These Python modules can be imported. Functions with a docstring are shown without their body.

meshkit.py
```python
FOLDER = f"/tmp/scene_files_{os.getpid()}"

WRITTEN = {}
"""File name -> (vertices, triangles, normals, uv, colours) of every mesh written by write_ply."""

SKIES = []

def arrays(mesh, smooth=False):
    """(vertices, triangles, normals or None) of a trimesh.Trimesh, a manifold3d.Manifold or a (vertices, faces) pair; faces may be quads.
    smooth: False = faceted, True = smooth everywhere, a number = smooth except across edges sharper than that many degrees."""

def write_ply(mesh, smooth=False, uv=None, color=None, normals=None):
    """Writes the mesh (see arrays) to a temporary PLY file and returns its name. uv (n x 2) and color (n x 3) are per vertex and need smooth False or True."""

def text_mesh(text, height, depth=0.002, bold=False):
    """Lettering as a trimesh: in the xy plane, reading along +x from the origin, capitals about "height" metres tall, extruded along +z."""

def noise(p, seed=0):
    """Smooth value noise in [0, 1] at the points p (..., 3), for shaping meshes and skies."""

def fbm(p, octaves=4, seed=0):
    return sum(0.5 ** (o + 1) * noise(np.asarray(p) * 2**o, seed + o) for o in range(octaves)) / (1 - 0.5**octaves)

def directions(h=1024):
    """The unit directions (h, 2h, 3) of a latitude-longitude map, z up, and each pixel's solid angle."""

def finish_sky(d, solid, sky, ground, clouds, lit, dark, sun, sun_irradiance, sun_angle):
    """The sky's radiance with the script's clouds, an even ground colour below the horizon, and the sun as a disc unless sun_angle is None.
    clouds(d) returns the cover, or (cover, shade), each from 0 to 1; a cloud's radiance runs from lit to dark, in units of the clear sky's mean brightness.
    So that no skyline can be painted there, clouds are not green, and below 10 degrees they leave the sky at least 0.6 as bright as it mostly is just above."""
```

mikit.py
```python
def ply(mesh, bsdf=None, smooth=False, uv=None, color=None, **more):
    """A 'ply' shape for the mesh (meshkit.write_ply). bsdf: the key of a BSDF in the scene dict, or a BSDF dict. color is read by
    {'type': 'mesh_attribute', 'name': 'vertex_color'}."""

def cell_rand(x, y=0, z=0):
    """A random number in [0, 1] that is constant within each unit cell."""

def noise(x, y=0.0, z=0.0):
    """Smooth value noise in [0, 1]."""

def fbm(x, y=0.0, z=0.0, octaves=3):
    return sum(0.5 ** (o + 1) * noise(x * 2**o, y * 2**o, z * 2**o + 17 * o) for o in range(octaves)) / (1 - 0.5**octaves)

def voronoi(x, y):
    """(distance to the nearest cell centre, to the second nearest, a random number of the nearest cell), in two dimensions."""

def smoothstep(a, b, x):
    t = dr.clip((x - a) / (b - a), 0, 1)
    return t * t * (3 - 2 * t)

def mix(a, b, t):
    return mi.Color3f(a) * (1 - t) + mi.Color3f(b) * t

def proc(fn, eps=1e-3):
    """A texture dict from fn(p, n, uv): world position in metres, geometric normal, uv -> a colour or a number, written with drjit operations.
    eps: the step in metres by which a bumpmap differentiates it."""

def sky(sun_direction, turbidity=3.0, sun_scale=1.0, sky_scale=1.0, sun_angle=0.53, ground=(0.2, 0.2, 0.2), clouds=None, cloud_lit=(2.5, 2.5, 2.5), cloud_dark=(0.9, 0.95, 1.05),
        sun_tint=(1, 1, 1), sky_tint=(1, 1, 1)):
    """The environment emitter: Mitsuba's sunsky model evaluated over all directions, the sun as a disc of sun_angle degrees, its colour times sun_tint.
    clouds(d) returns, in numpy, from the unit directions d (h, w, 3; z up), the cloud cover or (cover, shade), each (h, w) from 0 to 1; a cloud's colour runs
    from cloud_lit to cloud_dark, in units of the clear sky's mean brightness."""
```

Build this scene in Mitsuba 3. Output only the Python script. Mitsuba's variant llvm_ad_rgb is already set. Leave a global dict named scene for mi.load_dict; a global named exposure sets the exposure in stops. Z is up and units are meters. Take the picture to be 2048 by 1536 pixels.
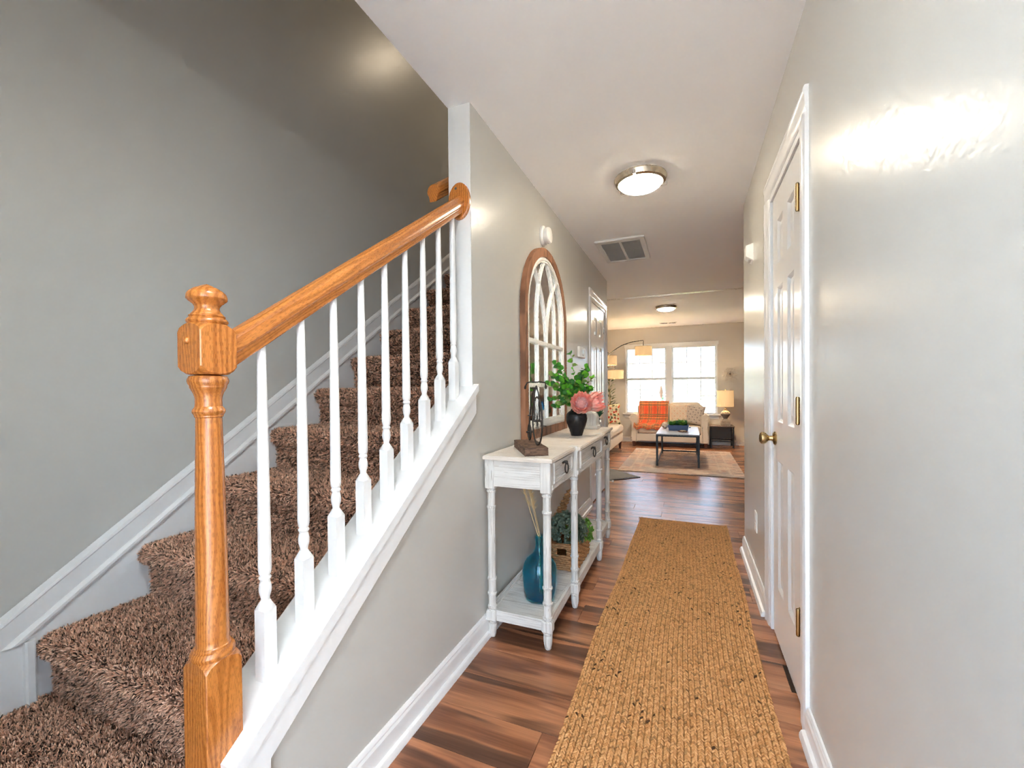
import math, random
import numpy as np, trimesh, mitsuba as mi, drjit as dr
import shapely
from shapely.geometry import Polygon
import mikit, meshkit
from mikit import noise, fbm, smoothstep, mix, cell_rand, voronoi

scene, labels = {}, {}
rng = np.random.default_rng(7)

# ------------------------------------------------------------------ camera, sky, exposure
CAM_H = 1.163
FOCAL, YAW, PITCH, ROLL, CY = 849.12, 0.393247, -0.0111087, -0.0093836, 787.25
exposure = 1.57


def camera_axes():
    cy, sy, cp, sp = math.cos(YAW), math.sin(YAW), math.cos(PITCH), math.sin(PITCH)
    f = np.array([-sy * cp, cy * cp, sp]); r = np.array([cy, sy, 0.0]); u = np.cross(r, f)
    cr, sr = math.cos(ROLL), math.sin(ROLL)
    return cr * r + sr * u, -sr * r + cr * u, f


_r, _u, _f = camera_axes()
_m = np.eye(4)
_m[:3, 0], _m[:3, 1], _m[:3, 2], _m[:3, 3] = -_r, _u, _f, (0, 0, CAM_H)
scene['camera'] = {'type': 'perspective', 'fov': math.degrees(2 * math.atan(1024 / FOCAL)), 'fov_axis': 'x',
                   'principal_point_offset_x': 0.0, 'principal_point_offset_y': (768 - CY) / 1536,
                   'near_clip': 0.02, 'far_clip': 500.0, 'to_world': mi.ScalarTransform4f(_m.tolist())}


def clouds(d):
    q = d / np.maximum(d[..., 2:3], 0.06)
    n = meshkit.fbm(np.stack([q[..., 0] * 0.6 + 3.1, q[..., 1] * 0.6 + 8.2, q[..., 2] * 0], -1), 4, 5)
    c = np.clip((n - 0.40) / 0.18, 0, 1)
    return c, 0.25 * np.clip((n - 0.55) / 0.3, 0, 1)


SKY = 15.5
scene['sky'] = mikit.sky((0.75, -0.28, 0.75), turbidity=3.0, sun_scale=9.0, sky_scale=SKY, ground=(0.42, 0.42, 0.43), clouds=clouds,
                         cloud_lit=(1.6, 1.66, 1.76), cloud_dark=(0.95, 1.0, 1.08), sky_tint=(0.88, 1.0, 1.03))
LAMP1, LAMP2, LAMPUP, LAMPFILL = 27.0, 100.0, 40.0, 42.0
SHADE, BULB = 0.21, 270.0

# ------------------------------------------------------------------ helpers
def key_of(name):
    k, i = name, 1
    while k in scene or k in labels or any(s.startswith(k + '__') for s in scene):
        k = f'{name}_{i:03d}'; i += 1
    return k


class KeyBook:
    used = {}


def fresh(name):
    """The name itself, or the name with the next free number."""
    n = KeyBook.used.get(name, 0)
    KeyBook.used[name] = n + 1
    return name if n == 0 else f'{name}_{n:03d}'


def thing(name, label, cat, group=None):
    k = fresh(name)
    labels[k] = {'label': label, 'category': cat}
    if group:
        labels[k]['group'] = group
    return k


def struct(name, label=None):
    labels[name] = {'kind': 'structure'}
    if label:
        labels[name]['label'] = label
    KeyBook.used.setdefault(name, 1)
    return name


def put(parent, name, mesh, mat, smooth=False, label=None, kind=None, uv=None, color=None, **more):
    """One entry of the scene: the part `name` of `parent`, or the thing itself when name is None."""
    k = parent if name is None else fresh(f'{parent}__{name}')
    d = mesh if isinstance(mesh, dict) else mikit.ply(mesh, mat, smooth, uv=uv, color=color, **more)
    scene[k] = d
    if label or kind:
        e = labels.setdefault(k, {})
        if label:
            e['label'] = label
        if kind:
            e['kind'] = kind
    return k


def V(*a):
    return np.array(a, float)


def cat(ms):
    return trimesh.util.concatenate(ms)


def hull(p):
    return trimesh.convex.convex_hull(np.asarray(p, float))


def box(x0, x1, y0, y1, z0, z1, b=0.0):
    """Axis-aligned box, edges chamfered by b."""
    x0, x1 = sorted((x0, x1)); y0, y1 = sorted((y0, y1)); z0, z1 = sorted((z0, z1))
    if b <= 0:
        m = trimesh.creation.box(extents=(x1 - x0, y1 - y0, z1 - z0))
        m.apply_translation(((x0 + x1) / 2, (y0 + y1) / 2, (z0 + z1) / 2))
        return m
    b = min(b, 0.49 * min(x1 - x0, y1 - y0, z1 - z0))
    P = []
    for sx, X in ((1, x0), (-1, x1)):
        for sy, Y in ((1, y0), (-1, y1)):
            for sz, Z in ((1, z0), (-1, z1)):
                P += [(X, Y + sy * b, Z + sz * b), (X + sx * b, Y, Z + sz * b), (X + sx * b, Y + sy * b, Z)]
    return hull(P)


def soft_box(x0, x1, y0, y1, z0, z1, r, seg=3):
    """Box with round edges: hull of eight spheres, for upholstery."""
    s = trimesh.creation.uv_sphere(radius=1, count=(2 * seg + 2, 4 * seg)).vertices * min(r, .499 * min(abs(x1 - x0), abs(y1 - y0), abs(z1 - z0)))
    r = np.abs(s).max()
    P = [s + V(x, y, z) for x in (x0 + r, x1 - r) for y in (y0 + r, y1 - r) for z in (z0 + r, z1 - r)]
    return hull(np.vstack(P))


def lathe(prof, n=32, center=(0, 0), axis=None):
    """Revolve (r, z) pairs about the vertical through center."""
    prof = np.asarray(prof, float)
    a = np.arange(n) * 2 * np.pi / n
    ring = np.stack([np.cos(a), np.sin(a)], 1)
    V_, F = [], []
    for r, z in prof:
        V_.append(np.column_stack([ring * max(r, 0), np.full(n, z)]))
    m = len(prof)
    v = np.vstack(V_)
    i = np.arange(n); j = (i + 1) % n
    for k in range(m - 1):
        a0, b0 = k * n, (k + 1) * n
        F.append(np.stack([a0 + i, a0 + j, b0 + j], 1)); F.append(np.stack([a0 + i, b0 + j, b0 + i], 1))
    v = np.vstack([v, [[0, 0, prof[0, 1]], [0, 0, prof[-1, 1]]]])
    F.append(np.stack([j, i, np.full(n, m * n)], 1))
    F.append(np.stack([(m - 1) * n + i, (m - 1) * n + j, np.full(n, m * n + 1)], 1))
    f = np.vstack(F)
    if prof[0, 1] > prof[-1, 1]:
        f = f[:, ::-1]
    t = trimesh.Trimesh(v, f, process=False)
    t.merge_vertices(); t.update_faces(t.nondegenerate_faces()); t.remove_unreferenced_vertices()
    t.apply_translation((center[0], center[1], 0))
    return t


def tube(path, r, n=8, closed=False, cap=True):
    path = np.asarray(path, float); m = len(path)
    r = np.broadcast_to(np.asarray(r, float), m)
    if closed:
        t = np.roll(path, -1, 0) - np.roll(path, 1, 0)
    else:
        t = np.gradient(path, axis=0)
    t /= np.linalg.norm(t, axis=1, keepdims=True) + 1e-12
    up = V(0, 0, 1) if abs(t[0, 2]) < 0.9 else V(1, 0, 0)
    u = np.cross(t[0], up); u /= np.linalg.norm(u)
    a = np.arange(n) * 2 * np.pi / n
    rings = []
    for i in range(m):
        u = u - t[i] * (u @ t[i]); u /= np.linalg.norm(u) + 1e-12
        w = np.cross(t[i], u)
        rings.append(path[i] + r[i] * (np.cos(a)[:, None] * u + np.sin(a)[:, None] * w))
    v = np.vstack(rings)
    i = np.arange(n); j = (i + 1) % n; F = []
    for k in range(m if closed else m - 1):
        a0, b0 = k * n, ((k + 1) % m) * n
        F += [np.stack([a0 + i, a0 + j, b0 + j], 1), np.stack([a0 + i, b0 + j, b0 + i], 1)]
    if cap and not closed:
        v = np.vstack([v, path[:1], path[-1:]])
        F += [np.stack([j, i, np.full(n, m * n)], 1), np.stack([(m - 1) * n + i, (m - 1) * n + j, np.full(n, m * n + 1)], 1)]
    return trimesh.Trimesh(v, np.vstack(F), process=False)


def prism(poly, h, axis='z', at=0.0):
    """Extrude a shapely polygon or point list by h. axis z: (x, y); y: polygon (x, z) along +y; x: polygon (y, z) along +x."""
    if not isinstance(poly, shapely.Geometry):
        poly = Polygon(poly)
    if hasattr(poly, 'geoms'):
        return cat([prism(g, h, axis, at) for g in poly.geoms])
    poly = shapely.geometry.polygon.orient(poly)
    m = trimesh.creation.extrude_polygon(poly, h, engine='earcut')
    v = m.vertices.copy(); f = m.faces
    if axis == 'z':
        w = v + [0, 0, at]
    elif axis == 'y':
        w = np.column_stack([v[:, 0], v[:, 2] + at, v[:, 1]]); f = f[:, ::-1]
    else:
        w = np.column_stack([v[:, 2] + at, v[:, 0], v[:, 1]])
    return trimesh.Trimesh(w, f, process=False)


def sweep(prof, p0, p1, side, up, ends=None):
    """Profile (a, b) pairs: a along `side`, b along `up`, swept from p0 to p1; ends: shear of the two ends along the path per unit a (mitres)."""
    prof = np.asarray(prof, float); p0, p1 = np.asarray(p0, float), np.asarray(p1, float)
    side, up = np.asarray(side, float), np.asarray(up, float)
    d = (p1 - p0) / np.linalg.norm(p1 - p0)
    ends = ends or (0, 0)
    A = [p0 + a * side + b * up + d * (ends[0] * a) for a, b in prof]
    B = [p1 + a * side + b * up + d * (ends[1] * a) for a, b in prof]
    n = len(prof); v = np.array(A + B); i = np.arange(n); j = (i + 1) % n
    F = [np.stack([i, j, j + n], 1), np.stack([i, j + n, i + n], 1)]
    tv, tf = trimesh.creation.triangulate_polygon(Polygon(prof), engine='earcut')
    tv = np.asarray(tv)[:, :2]
    idx = np.array([np.argmin(np.linalg.norm(prof - q, axis=1)) for q in tv])
    F += [idx[tf], idx[tf][:, ::-1] + n]
    t = trimesh.Trimesh(v, np.vstack(F), process=False)
    t.fix_normals()
    return t


def disp(mesh, amp, freq, seed=0, axis=None):
    n = mesh.vertex_normals
    k = (meshkit.fbm(mesh.vertices * freq, 3, seed) - 0.5) * 2 * amp
    mesh.vertices = mesh.vertices + n * k[:, None]
    return mesh


def xf(m, loc=(0, 0, 0), rz=0.0, rx=0.0, ry=0.0, s=1.0):
    m = m.copy()
    T = trimesh.transformations
    M = T.translation_matrix(loc) @ T.rotation_matrix(rz, [0, 0, 1]) @ T.rotation_matrix(ry, [0, 1, 0]) @ T.rotation_matrix(rx, [1, 0, 0])
    m.apply_scale(s)
    m.apply_transform(M)
    return m


def grid(fn, nu, nv):
    """Grid surface: fn(u, v) with arrays in [0, 1] -> (n, 3). Returns (mesh, uv)."""
    u, v = np.meshgrid(np.linspace(0, 1, nu), np.linspace(0, 1, nv), indexing='ij')
    P = fn(u.ravel(), v.ravel())
    i = np.arange(nu * nv).reshape(nu, nv)
    a, b, c, d = i[:-1, :-1].ravel(), i[1:, :-1].ravel(), i[1:, 1:].ravel(), i[:-1, 1:].ravel()
    return trimesh.Trimesh(P, np.vstack([np.stack([a, b, c], 1), np.stack([a, c, d], 1)]), process=False), np.column_stack([u.ravel(), v.ravel()])


def cushion(w, h, t, n=22, pinch=0.10):
    """A stuffed square cushion in the xz plane, front towards -y; returns (mesh, uv)."""
    fs, us = [], []
    for sgn in (-1, 1):
        def fn(u, v):
            a, b = 2 * u - 1, 2 * v - 1
            k = np.clip((1 - a ** 4) * (1 - b ** 4), 0, 1) ** 0.5
            pull = 1 - pinch * (1 - (np.abs(a * b)) ** 2) * np.maximum(np.abs(a), np.abs(b)) ** 6
            return np.column_stack([a * w / 2 * pull, sgn * k * t / 2, (b * pull + 1) * h / 2])
        m, uv = grid(fn, n, n)
        if sgn > 0:
            m.faces = m.faces[:, ::-1]
        fs.append(m); us.append(uv)
    return cat(fs), np.vstack(us)


# ------------------------------------------------------------------ materials
def mat(name, d, two=True):
    scene[name] = {'type': 'twosided', 'bsdf': d} if two else d
    return name


def rgb(*c):
    return {'type': 'rgb', 'value': list(c)}


def lin(r, g, b):
    """sRGB 0..255 -> linear."""
    f = lambda c: (c / 255 / 12.92) if c / 255 < 0.04045 else ((c / 255 + 0.055) / 1.055) ** 2.4
    return (f(r), f(g), f(b))


def P(color, rough=0.5, spec=0.5, **k):
    return {'type': 'principled', 'base_color': color if isinstance(color, dict) else rgb(*color), 'roughness': rough, 'specular': spec, **k}


def bump(fn, scale, inner, eps=1e-3):
    return {'type': 'bumpmap', 'arbitrary': mikit.proc(fn, eps), 'scale': scale, 'bsdf': inner}


def orange_peel(p, n, uv):
    return noise(p.x * 140, p.y * 140, p.z * 140) * 0.7 + noise(p.x * 61, p.y * 61, p.z * 61)


def wall_tone(base, amp=0.04):
    def f(p, n, uv):
        return mi.Color3f(*base) * (1 - amp + 2 * amp * fbm(p.x * 1.3, p.y * 1.3, p.z * 1.3, 3))
    return f


WALL = (0.505, 0.495, 0.462)
mat('m_wall', bump(orange_peel, 0.0004, P(mikit.proc(wall_tone(WALL)), 0.28, 0.20)))
mat('m_wall_far', P(mikit.proc(wall_tone((0.56, 0.53, 0.485))), 0.45, 0.4))
mat('m_ceiling', P(mikit.proc(wall_tone((0.88, 0.88, 0.88), 0.008)), 0.8, 0.2))
mat('m_white', P((0.75, 0.75, 0.745), 0.28, 0.4))
mat('m_white_matt', P((0.70, 0.705, 0.70), 0.6, 0.3))
mat('m_door', bump(lambda p, n, uv: noise(p.y * 300, p.z * 25, p.x * 300), 0.0001, P((0.70, 0.69, 0.67), 0.22, 0.5)))


def plank_color(p, n, uv):
    x, y = uv.x, uv.y
    w = fbm(x * 1.1, y * 9.0, 0.0, 3)
    tone = cell_rand(dr.floor(x / 7.0), dr.floor(y / 5.0), 3)
    streak = fbm(x * 2.2 + 4 * w, y * 26 + 3 * w, 2.0, 3)
    fine = noise(x * 9, y * 260, 0.0)
    dark = smoothstep(0.48, 0.66, fbm(x * 2.0 + 7, y * 11 + 2.5 * w, 5.0, 3))
    c = mix((0.36, 0.155, 0.076), (0.17, 0.066, 0.034), smoothstep(0.3, 0.75, streak))
    c = mix(c, (0.48, 0.245, 0.130), smoothstep(0.55, 0.9, w) * 0.6)
    c = mix(c, (0.045, 0.022, 0.015), dark * 0.8)
    return c * (0.82 + 0.34 * tone) * (0.86 + 0.26 * fine)


mat('m_plank', bump(lambda p, n, uv: noise(uv.x * 9, uv.y * 260, 0.0) + fbm(uv.x * 5, uv.y * 60, 0.0, 2), 0.00018, P(mikit.proc(plank_color), 0.28, 0.38), 5e-4))
mat('m_subfloor', P((0.03, 0.018, 0.012), 0.7, 0.2))


def oak(along, scale=1.0, base=((0.27, 0.078, 0.012), (0.50, 0.190, 0.042), (0.16, 0.042, 0.007))):
    """Honey oak with the grain along an axis (0, 1, 2) or along the stair slope (3)."""
    lo, hi, pore = base

    def f(p, n, uv):
        if along == 3:
            L = (p.y + 0.712 * p.z) / 1.2276; a, b = p.x, (p.z - 0.712 * p.y) / 1.2276
        else:
            q = [p.x, p.y, p.z]; L = q.pop(along); a, b = q
        w = fbm(L * 3.0 * scale, a * 20 * scale, b * 20 * scale, 2)
        ring = 0.5 + 0.5 * dr.sin(6.2832 * ((a * 1.7 + b) * 62 * scale + 4.2 * w + 2.2 * noise(L * 4, a * 14, b * 14) + 0.6 * noise(L * 14, a * 90, b * 90)))
        pores = smoothstep(0.50, 0.74, noise(a * 1000, b * 1000, L * 110))
        c = mix(lo, hi, smoothstep(0.05, 0.80, ring) * 0.58 + 0.42 * w)
        return mix(c, pore, pores * 0.62 * (1 - 0.45 * ring))
    return f


mat('m_oak', P(mikit.proc(oak(2)), 0.28, 0.5, clearcoat=0.5, clearcoat_gloss=0.85))
mat('m_oak_rail', P(mikit.proc(oak(3)), 0.25, 0.5, clearcoat=0.6, clearcoat_gloss=0.9))
mat('m_brass', {'type': 'roughconductor', 'material': 'none', 'specular_reflectance': rgb(0.86, 0.62, 0.25), 'alpha': 0.12})
mat('m_dark_brass', {'type': 'roughconductor', 'material': 'none', 'specular_reflectance': rgb(0.45, 0.33, 0.17), 'alpha': 0.2})
mat('m_nickel', {'type': 'roughconductor', 'material': 'none', 'specular_reflectance': rgb(0.62, 0.55, 0.45), 'alpha': 0.16})
mat('m_steel', {'type': 'roughconductor', 'material': 'none', 'specular_reflectance': rgb(0.75, 0.74, 0.72), 'alpha': 0.2})
mat('m_black', P((0.02, 0.02, 0.022), 0.4, 0.4))
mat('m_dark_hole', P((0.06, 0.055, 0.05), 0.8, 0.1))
mat('m_grey', P((0.50, 0.50, 0.49), 0.6, 0.3))
mat('m_mat', P((0.20, 0.19, 0.18), 0.9, 0.1))
mat('m_lampglass', P((0.9, 0.88, 0.84), 0.4, 0.5))
mat('m_plastic', P((0.80, 0.79, 0.76), 0.4, 0.4))

# ------------------------------------------------------------------ the setting
XL, XLS, XS, XR = -0.891, -1.003, -1.91, 0.367
YE, YRE, YB, CZ = 5.137, 3.41, 9.48, 2.44   # ends of the hall walls, back wall, ceiling
YW = 1.69                                    # near end of the full height wall beside the stairs
YF = -0.16                                   # front wall, with the open front door
RUN, RISE, Y1 = 0.2715, 0.1935, 0.384
SL = RISE / RUN

# floor: planks laid across the hall
struct('floor')
put('floor', 'subfloor', box(-4.2, 4.6, YF - 0.3, YB, -0.2, -0.006), 'm_subfloor')
PW, PL = 0.178, 1.22
pr = np.random.default_rng(21)


def plank(x0, x1, y0, y1, i):
    m = box(x0 + .0006, x1 - .0006, y0 + .0006, y1 - .0006, -0.006, 0.0, 0.0012)
    m.unmerge_vertices()
    uv = m.vertices[:, :2] - [x0, y0] + [7.0 * (i % 37) + 0.8, 5.0 * (i // 37) + 1.0 + 0.19 * (i % 11)]
    put('floor', 'plank', m, 'm_plank', uv=uv)


i = 0
row = 0
y = 0.46
while y < YB:
    hallpart = y + PW < YE + 0.02
    lo, hi = (XL - .02 if hallpart else -2.45), (XR + .02 if y + PW < YRE else 1.75)
    x = lo - PL * pr.random()
    while x < hi:
        a, b = max(x, lo), min(x + PL, hi)
        if b - a > 0.03:
            plank(a, b, y, min(y + PW, YB), i); i += 1
        x += PL
    y += PW; row += 1
put('floor', 'plank_field', cat([box(-4.2, -2.45, YE, YB, -0.006, 0), box(1.75, 4.6, YRE, YB, -0.006, 0), box(XS, XL - .02, YF, 0.6, -.006, 0), box(XL - .02, XR + .02, YF - .3, .46, -.006, 0)]), 'm_plank')

# walls
struct('wall_left_hall')
D0, D1, DH = 4.205, 4.975, 2.055             # closet door opening in the left hall wall
put('wall_left_hall', 'wall_face', cat([box(XLS, XL, YW, D0, 0, CZ), box(XLS, XL, D1, YE, 0, CZ), box(XLS, XL, D0, D1, DH, CZ)]), 'm_wall')
struct('wall_living_front')
put('wall_living_front', None, cat([box(-4.2, XLS, YE - 0.11, YE, 0, CZ)]), 'm_wall')
struct('wall_stair_left')
put('wall_stair_left', None, box(XS - 0.1, XS, YF - .1, 6.2, 0, 5.3), 'm_wall')
struct('wall_right')
R0, R1 = 1.745, 2.365
put('wall_right', 'wall_face', cat([box(XR, XR + .112, YF, R0, 0, CZ), box(XR, XR + .112, R1, YRE, 0, CZ), box(XR, XR + .112, R0, R1, 2.055, CZ)]), 'm_wall')
struct('wall_living_right_front')
put('wall_living_right_front', None, box(XR + .112, 4.6, YRE - .11, YRE, 0, CZ), 'm_wall')
struct('wall_living_left')
put('wall_living_left', None, box(-4.3, -4.2, YE, YB, 0, CZ), 'm_wall_far')
struct('wall_living_right')
put('wall_living_right', None, box(4.6, 4.7, YRE - .11, YB + .12, 0, CZ), 'm_wall_far')
WX0, WX1, WZ0, WZ1 = -1.245, 0.535, 0.60, 2.03
struct('wall_back')
put('wall_back', None, cat([box(-4.3, WX0, YB, YB + .14, 0, CZ), box(WX1, 4.7, YB, YB + .14, 0, CZ), box(WX0, WX1, YB, YB + .14, 0, WZ0), box(WX0, WX1, YB, YB + .14, WZ1, CZ)]), 'm_wall_far')
struct('wall_front')
put('wall_front', None, cat([box(XS - .1, -0.60, YF - .1, YF, 0, 5.3), box(0.34, XR + .112, YF - .1, YF, 0, 5.3), box(-0.60, 0.34, YF - .1, YF, 2.05, 5.3), box(XR + .112, 1.8, YF - .1, YF, CZ, 5.3)]), 'm_wall')
struct('ceiling')
cpoly = shapely.union_all([shapely.box(XLS, YF, XR + .112, YE + .01), shapely.box(-4.3, YE, 4.7, YB + .14), shapely.box(XR + .1, YRE - .11, 4.7, YE + .01), shapely.box(XR + .1, YF, 1.8, YRE)])
put('ceiling', 'ground_floor_ceiling', prism(cpoly, .28, 'z', CZ), 'm_ceiling')
put('ceiling', 'upstairs_ceiling', box(XS - .1, 1.9, YF - .1, 6.3, 5.19, 5.3), 'm_ceiling')
struct('wall_upstairs_back')
put('wall_upstairs_back', None, cat([box(XS - .1, 1.9, 6.2, 6.3, CZ, 5.3), box(XS, XLS, YE - .2, YE, 0, CZ)]), 'm_wall')
struct('wall_upstairs_right')
put('wall_upstairs_right', None, box(1.8, 1.9, YF - .1, 6.3, CZ + .28, 5.3), 'm_wall')

# baseboards: board with a stepped top and a round shoe
BB = [(0, 0), (.032, 0), (.031, .012), (.026, .022), (.015, .026), (.015, .078), (.011, .086), (.011, .092), (.006, .101), (0, .102)]


def baseboard(name, runs, m='m_white'):
    struct(name)
    put(name, None, cat([sweep(BB, a, b, s, (0, 0, 1), e) for a, b, s, e in runs]), m, 25)


baseboard('baseboard_left', [((XL, 0.60, 0), (XL, 4.10, 0), (1, 0, 0), None)])
baseboard('baseboard_right', [((XR, 2.45, 0), (XR, YRE + .0, 0), (-1, 0, 0), None), ((XR, YF, 0), (XR, 1.655, 0), (-1, 0, 0), None)])
baseboard('baseboard_back', [((-4.2, YB, 0), (4.6, YB, 0), (0, -1, 0), None)])

# sloped knee wall under the balustrade, its cap and apron
CAPX = (-1.022, -0.865)
c0 = 0.535 - SL * 0.791                       # the cap's outer top edge: z = c0 + SL * y
capz = lambda yy: c0 + SL * yy + .004
KY0 = 0.60
struct('wall_stair_knee')
put('wall_stair_knee', None, prism([(KY0 + .02, 0), (YW, 0), (YW, capz(YW) - .03), (KY0 + .02, capz(KY0 + .02) - .03)], XL - XLS, 'x', XLS), 'm_wall')
struct('trim_1')
cy0, cy1 = 0.575, 1.70
put('trim_1', 'cap_board', prism([(cy0, capz(cy0)), (cy0 + .004, capz(cy0) - .036), (cy1, capz(cy1) - .032), (cy1, capz(cy1))], CAPX[1] - CAPX[0], 'x', CAPX[0]), 'm_white')
put('trim_1', 'apron_board', prism([(cy0 + .09, capz(cy0 + .09) - .115), (cy0 + .09, 0.0), (cy0 + .012, 0.0), (cy0 + .012, capz(cy0 + .012) - .034), (YW - .002, capz(YW) - .034), (YW - .002, capz(YW) - .123)], .018, 'x', XL), 'm_white')
put('trim_1', 'apron_bead', cat([prism([(cy0 + .09, capz(cy0 + .09) - .112), (YW - .002, capz(YW) - .121), (YW - .002, capz(YW) - .128), (cy0 + .09, capz(cy0 + .09) - .119)], .006, 'x', XL)]), 'm_white')
put('trim_1', 'end_board', box(XLS - .01, XL + .018, cy0 + .002, KY0 + .02, 0, capz(cy0) - .034), 'm_white')
struct('wall_stair_end')
put('wall_stair_end', None, box(XLS + .001, XL - .001, YW - .003, YW, capz(YW) - .02, CZ - .001), 'm_white_matt')

# stair skirt on the left wall: flat stringer, moulded band over it that turns down at the foot
struct('trim_2')
so, si = lambda yy: .488 + .705 * (yy - .573), lambda yy: .401 + .700 * (yy - .633)
put('trim_2', 'stringer', prism([(.66, .0), (4.0, 2.35), (4.0, si(4.0) + .02), (.60, si(.60) + .02), (.60, 0)], .012, 'x', XS), 'm_white')


def band(y0, z0, y1, z1, ya, za, yb, zb):
    """Moulded band between an outer edge (y0 z0 - y1 z1) and an inner edge (ya za - yb zb)."""
    prof = [(0.0, .004), (.05, .010), (.10, .022), (.18, .024), (.24, .018), (.28, .018), (.70, .018), (.74, .024), (.80, .030), (.88, .030), (.95, .026), (1.0, .012)]
    A, B = np.array([[y0, z0], [y1, z1]]), np.array([[ya, za], [yb, zb]])
    v = []
    for e in (0, 1):
        for t, d in prof:
            q = A[e] + (B[e] - A[e]) * t
            v.append((XS + d, q[0], q[1]))
    n = len(prof); F = []
    for k in range(n - 1):
        F += [(k, k + 1, n + k + 1), (k, n + k + 1, n + k)]
    t = trimesh.Trimesh(v, F, process=False)
    return t


put('trim_2', 'sloped_band', band(.43, so(.43), 4.0, so(4.0), .632, si(.632), 4.0, si(4.0)), 'm_white', 20)
put('trim_2', 'foot_board', prism([(YF, 0), (.622, 0), (.622, .400), (.43, .388), (YF, .388)], .019, 'x', XS), 'm_white')
put('trim_2', 'foot_bead', hull([(XS + d, y, z) for d, ys in ((.0, (.612, .648)), (.027, (.620, .644)), (.030, (.625, .640))) for y in ys for z in (0, si(.632) - .003)]), 'm_white')

# ------------------------------------------------------------------ stairs
import manifold3d as m3


def mf(t):
    t = t.copy(); t.merge_vertices()
    return m3.Manifold(m3.Mesh(np.asarray(t.vertices, np.float32), np.asarray(t.faces, np.uint32)))


def mt(m):
    q = m.to_mesh()
    return trimesh.Trimesh(np.array(q.vert_properties[:, :3]), np.array(q.tri_verts), process=False)


mat('m_carpet_base', P((0.13, 0.08, 0.062), 0.95, 0.05))
mat('m_carpet', {'type': 'diffuse', 'reflectance': {'type': 'mesh_attribute', 'name': 'vertex_color'}})
stair = thing('staircase', 'staircase with shaggy speckled brown carpet on every step', 'staircase')


def step_path(n):
    y, z, z0 = Y1 + (n - 1) * RUN, n * RISE, (n - 1) * RISE
    arc = [(y + .026 - .026 * math.sin(t), z - .028 + .028 * math.cos(t)) for t in np.linspace(math.pi * .95, 0, 7)]
    return [(y + .040, z0), (y + .036, z - .065)] + arc + [(y + RUN + .045, z)]


CX0, CX1 = XS + .016, XLS - .002


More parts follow.
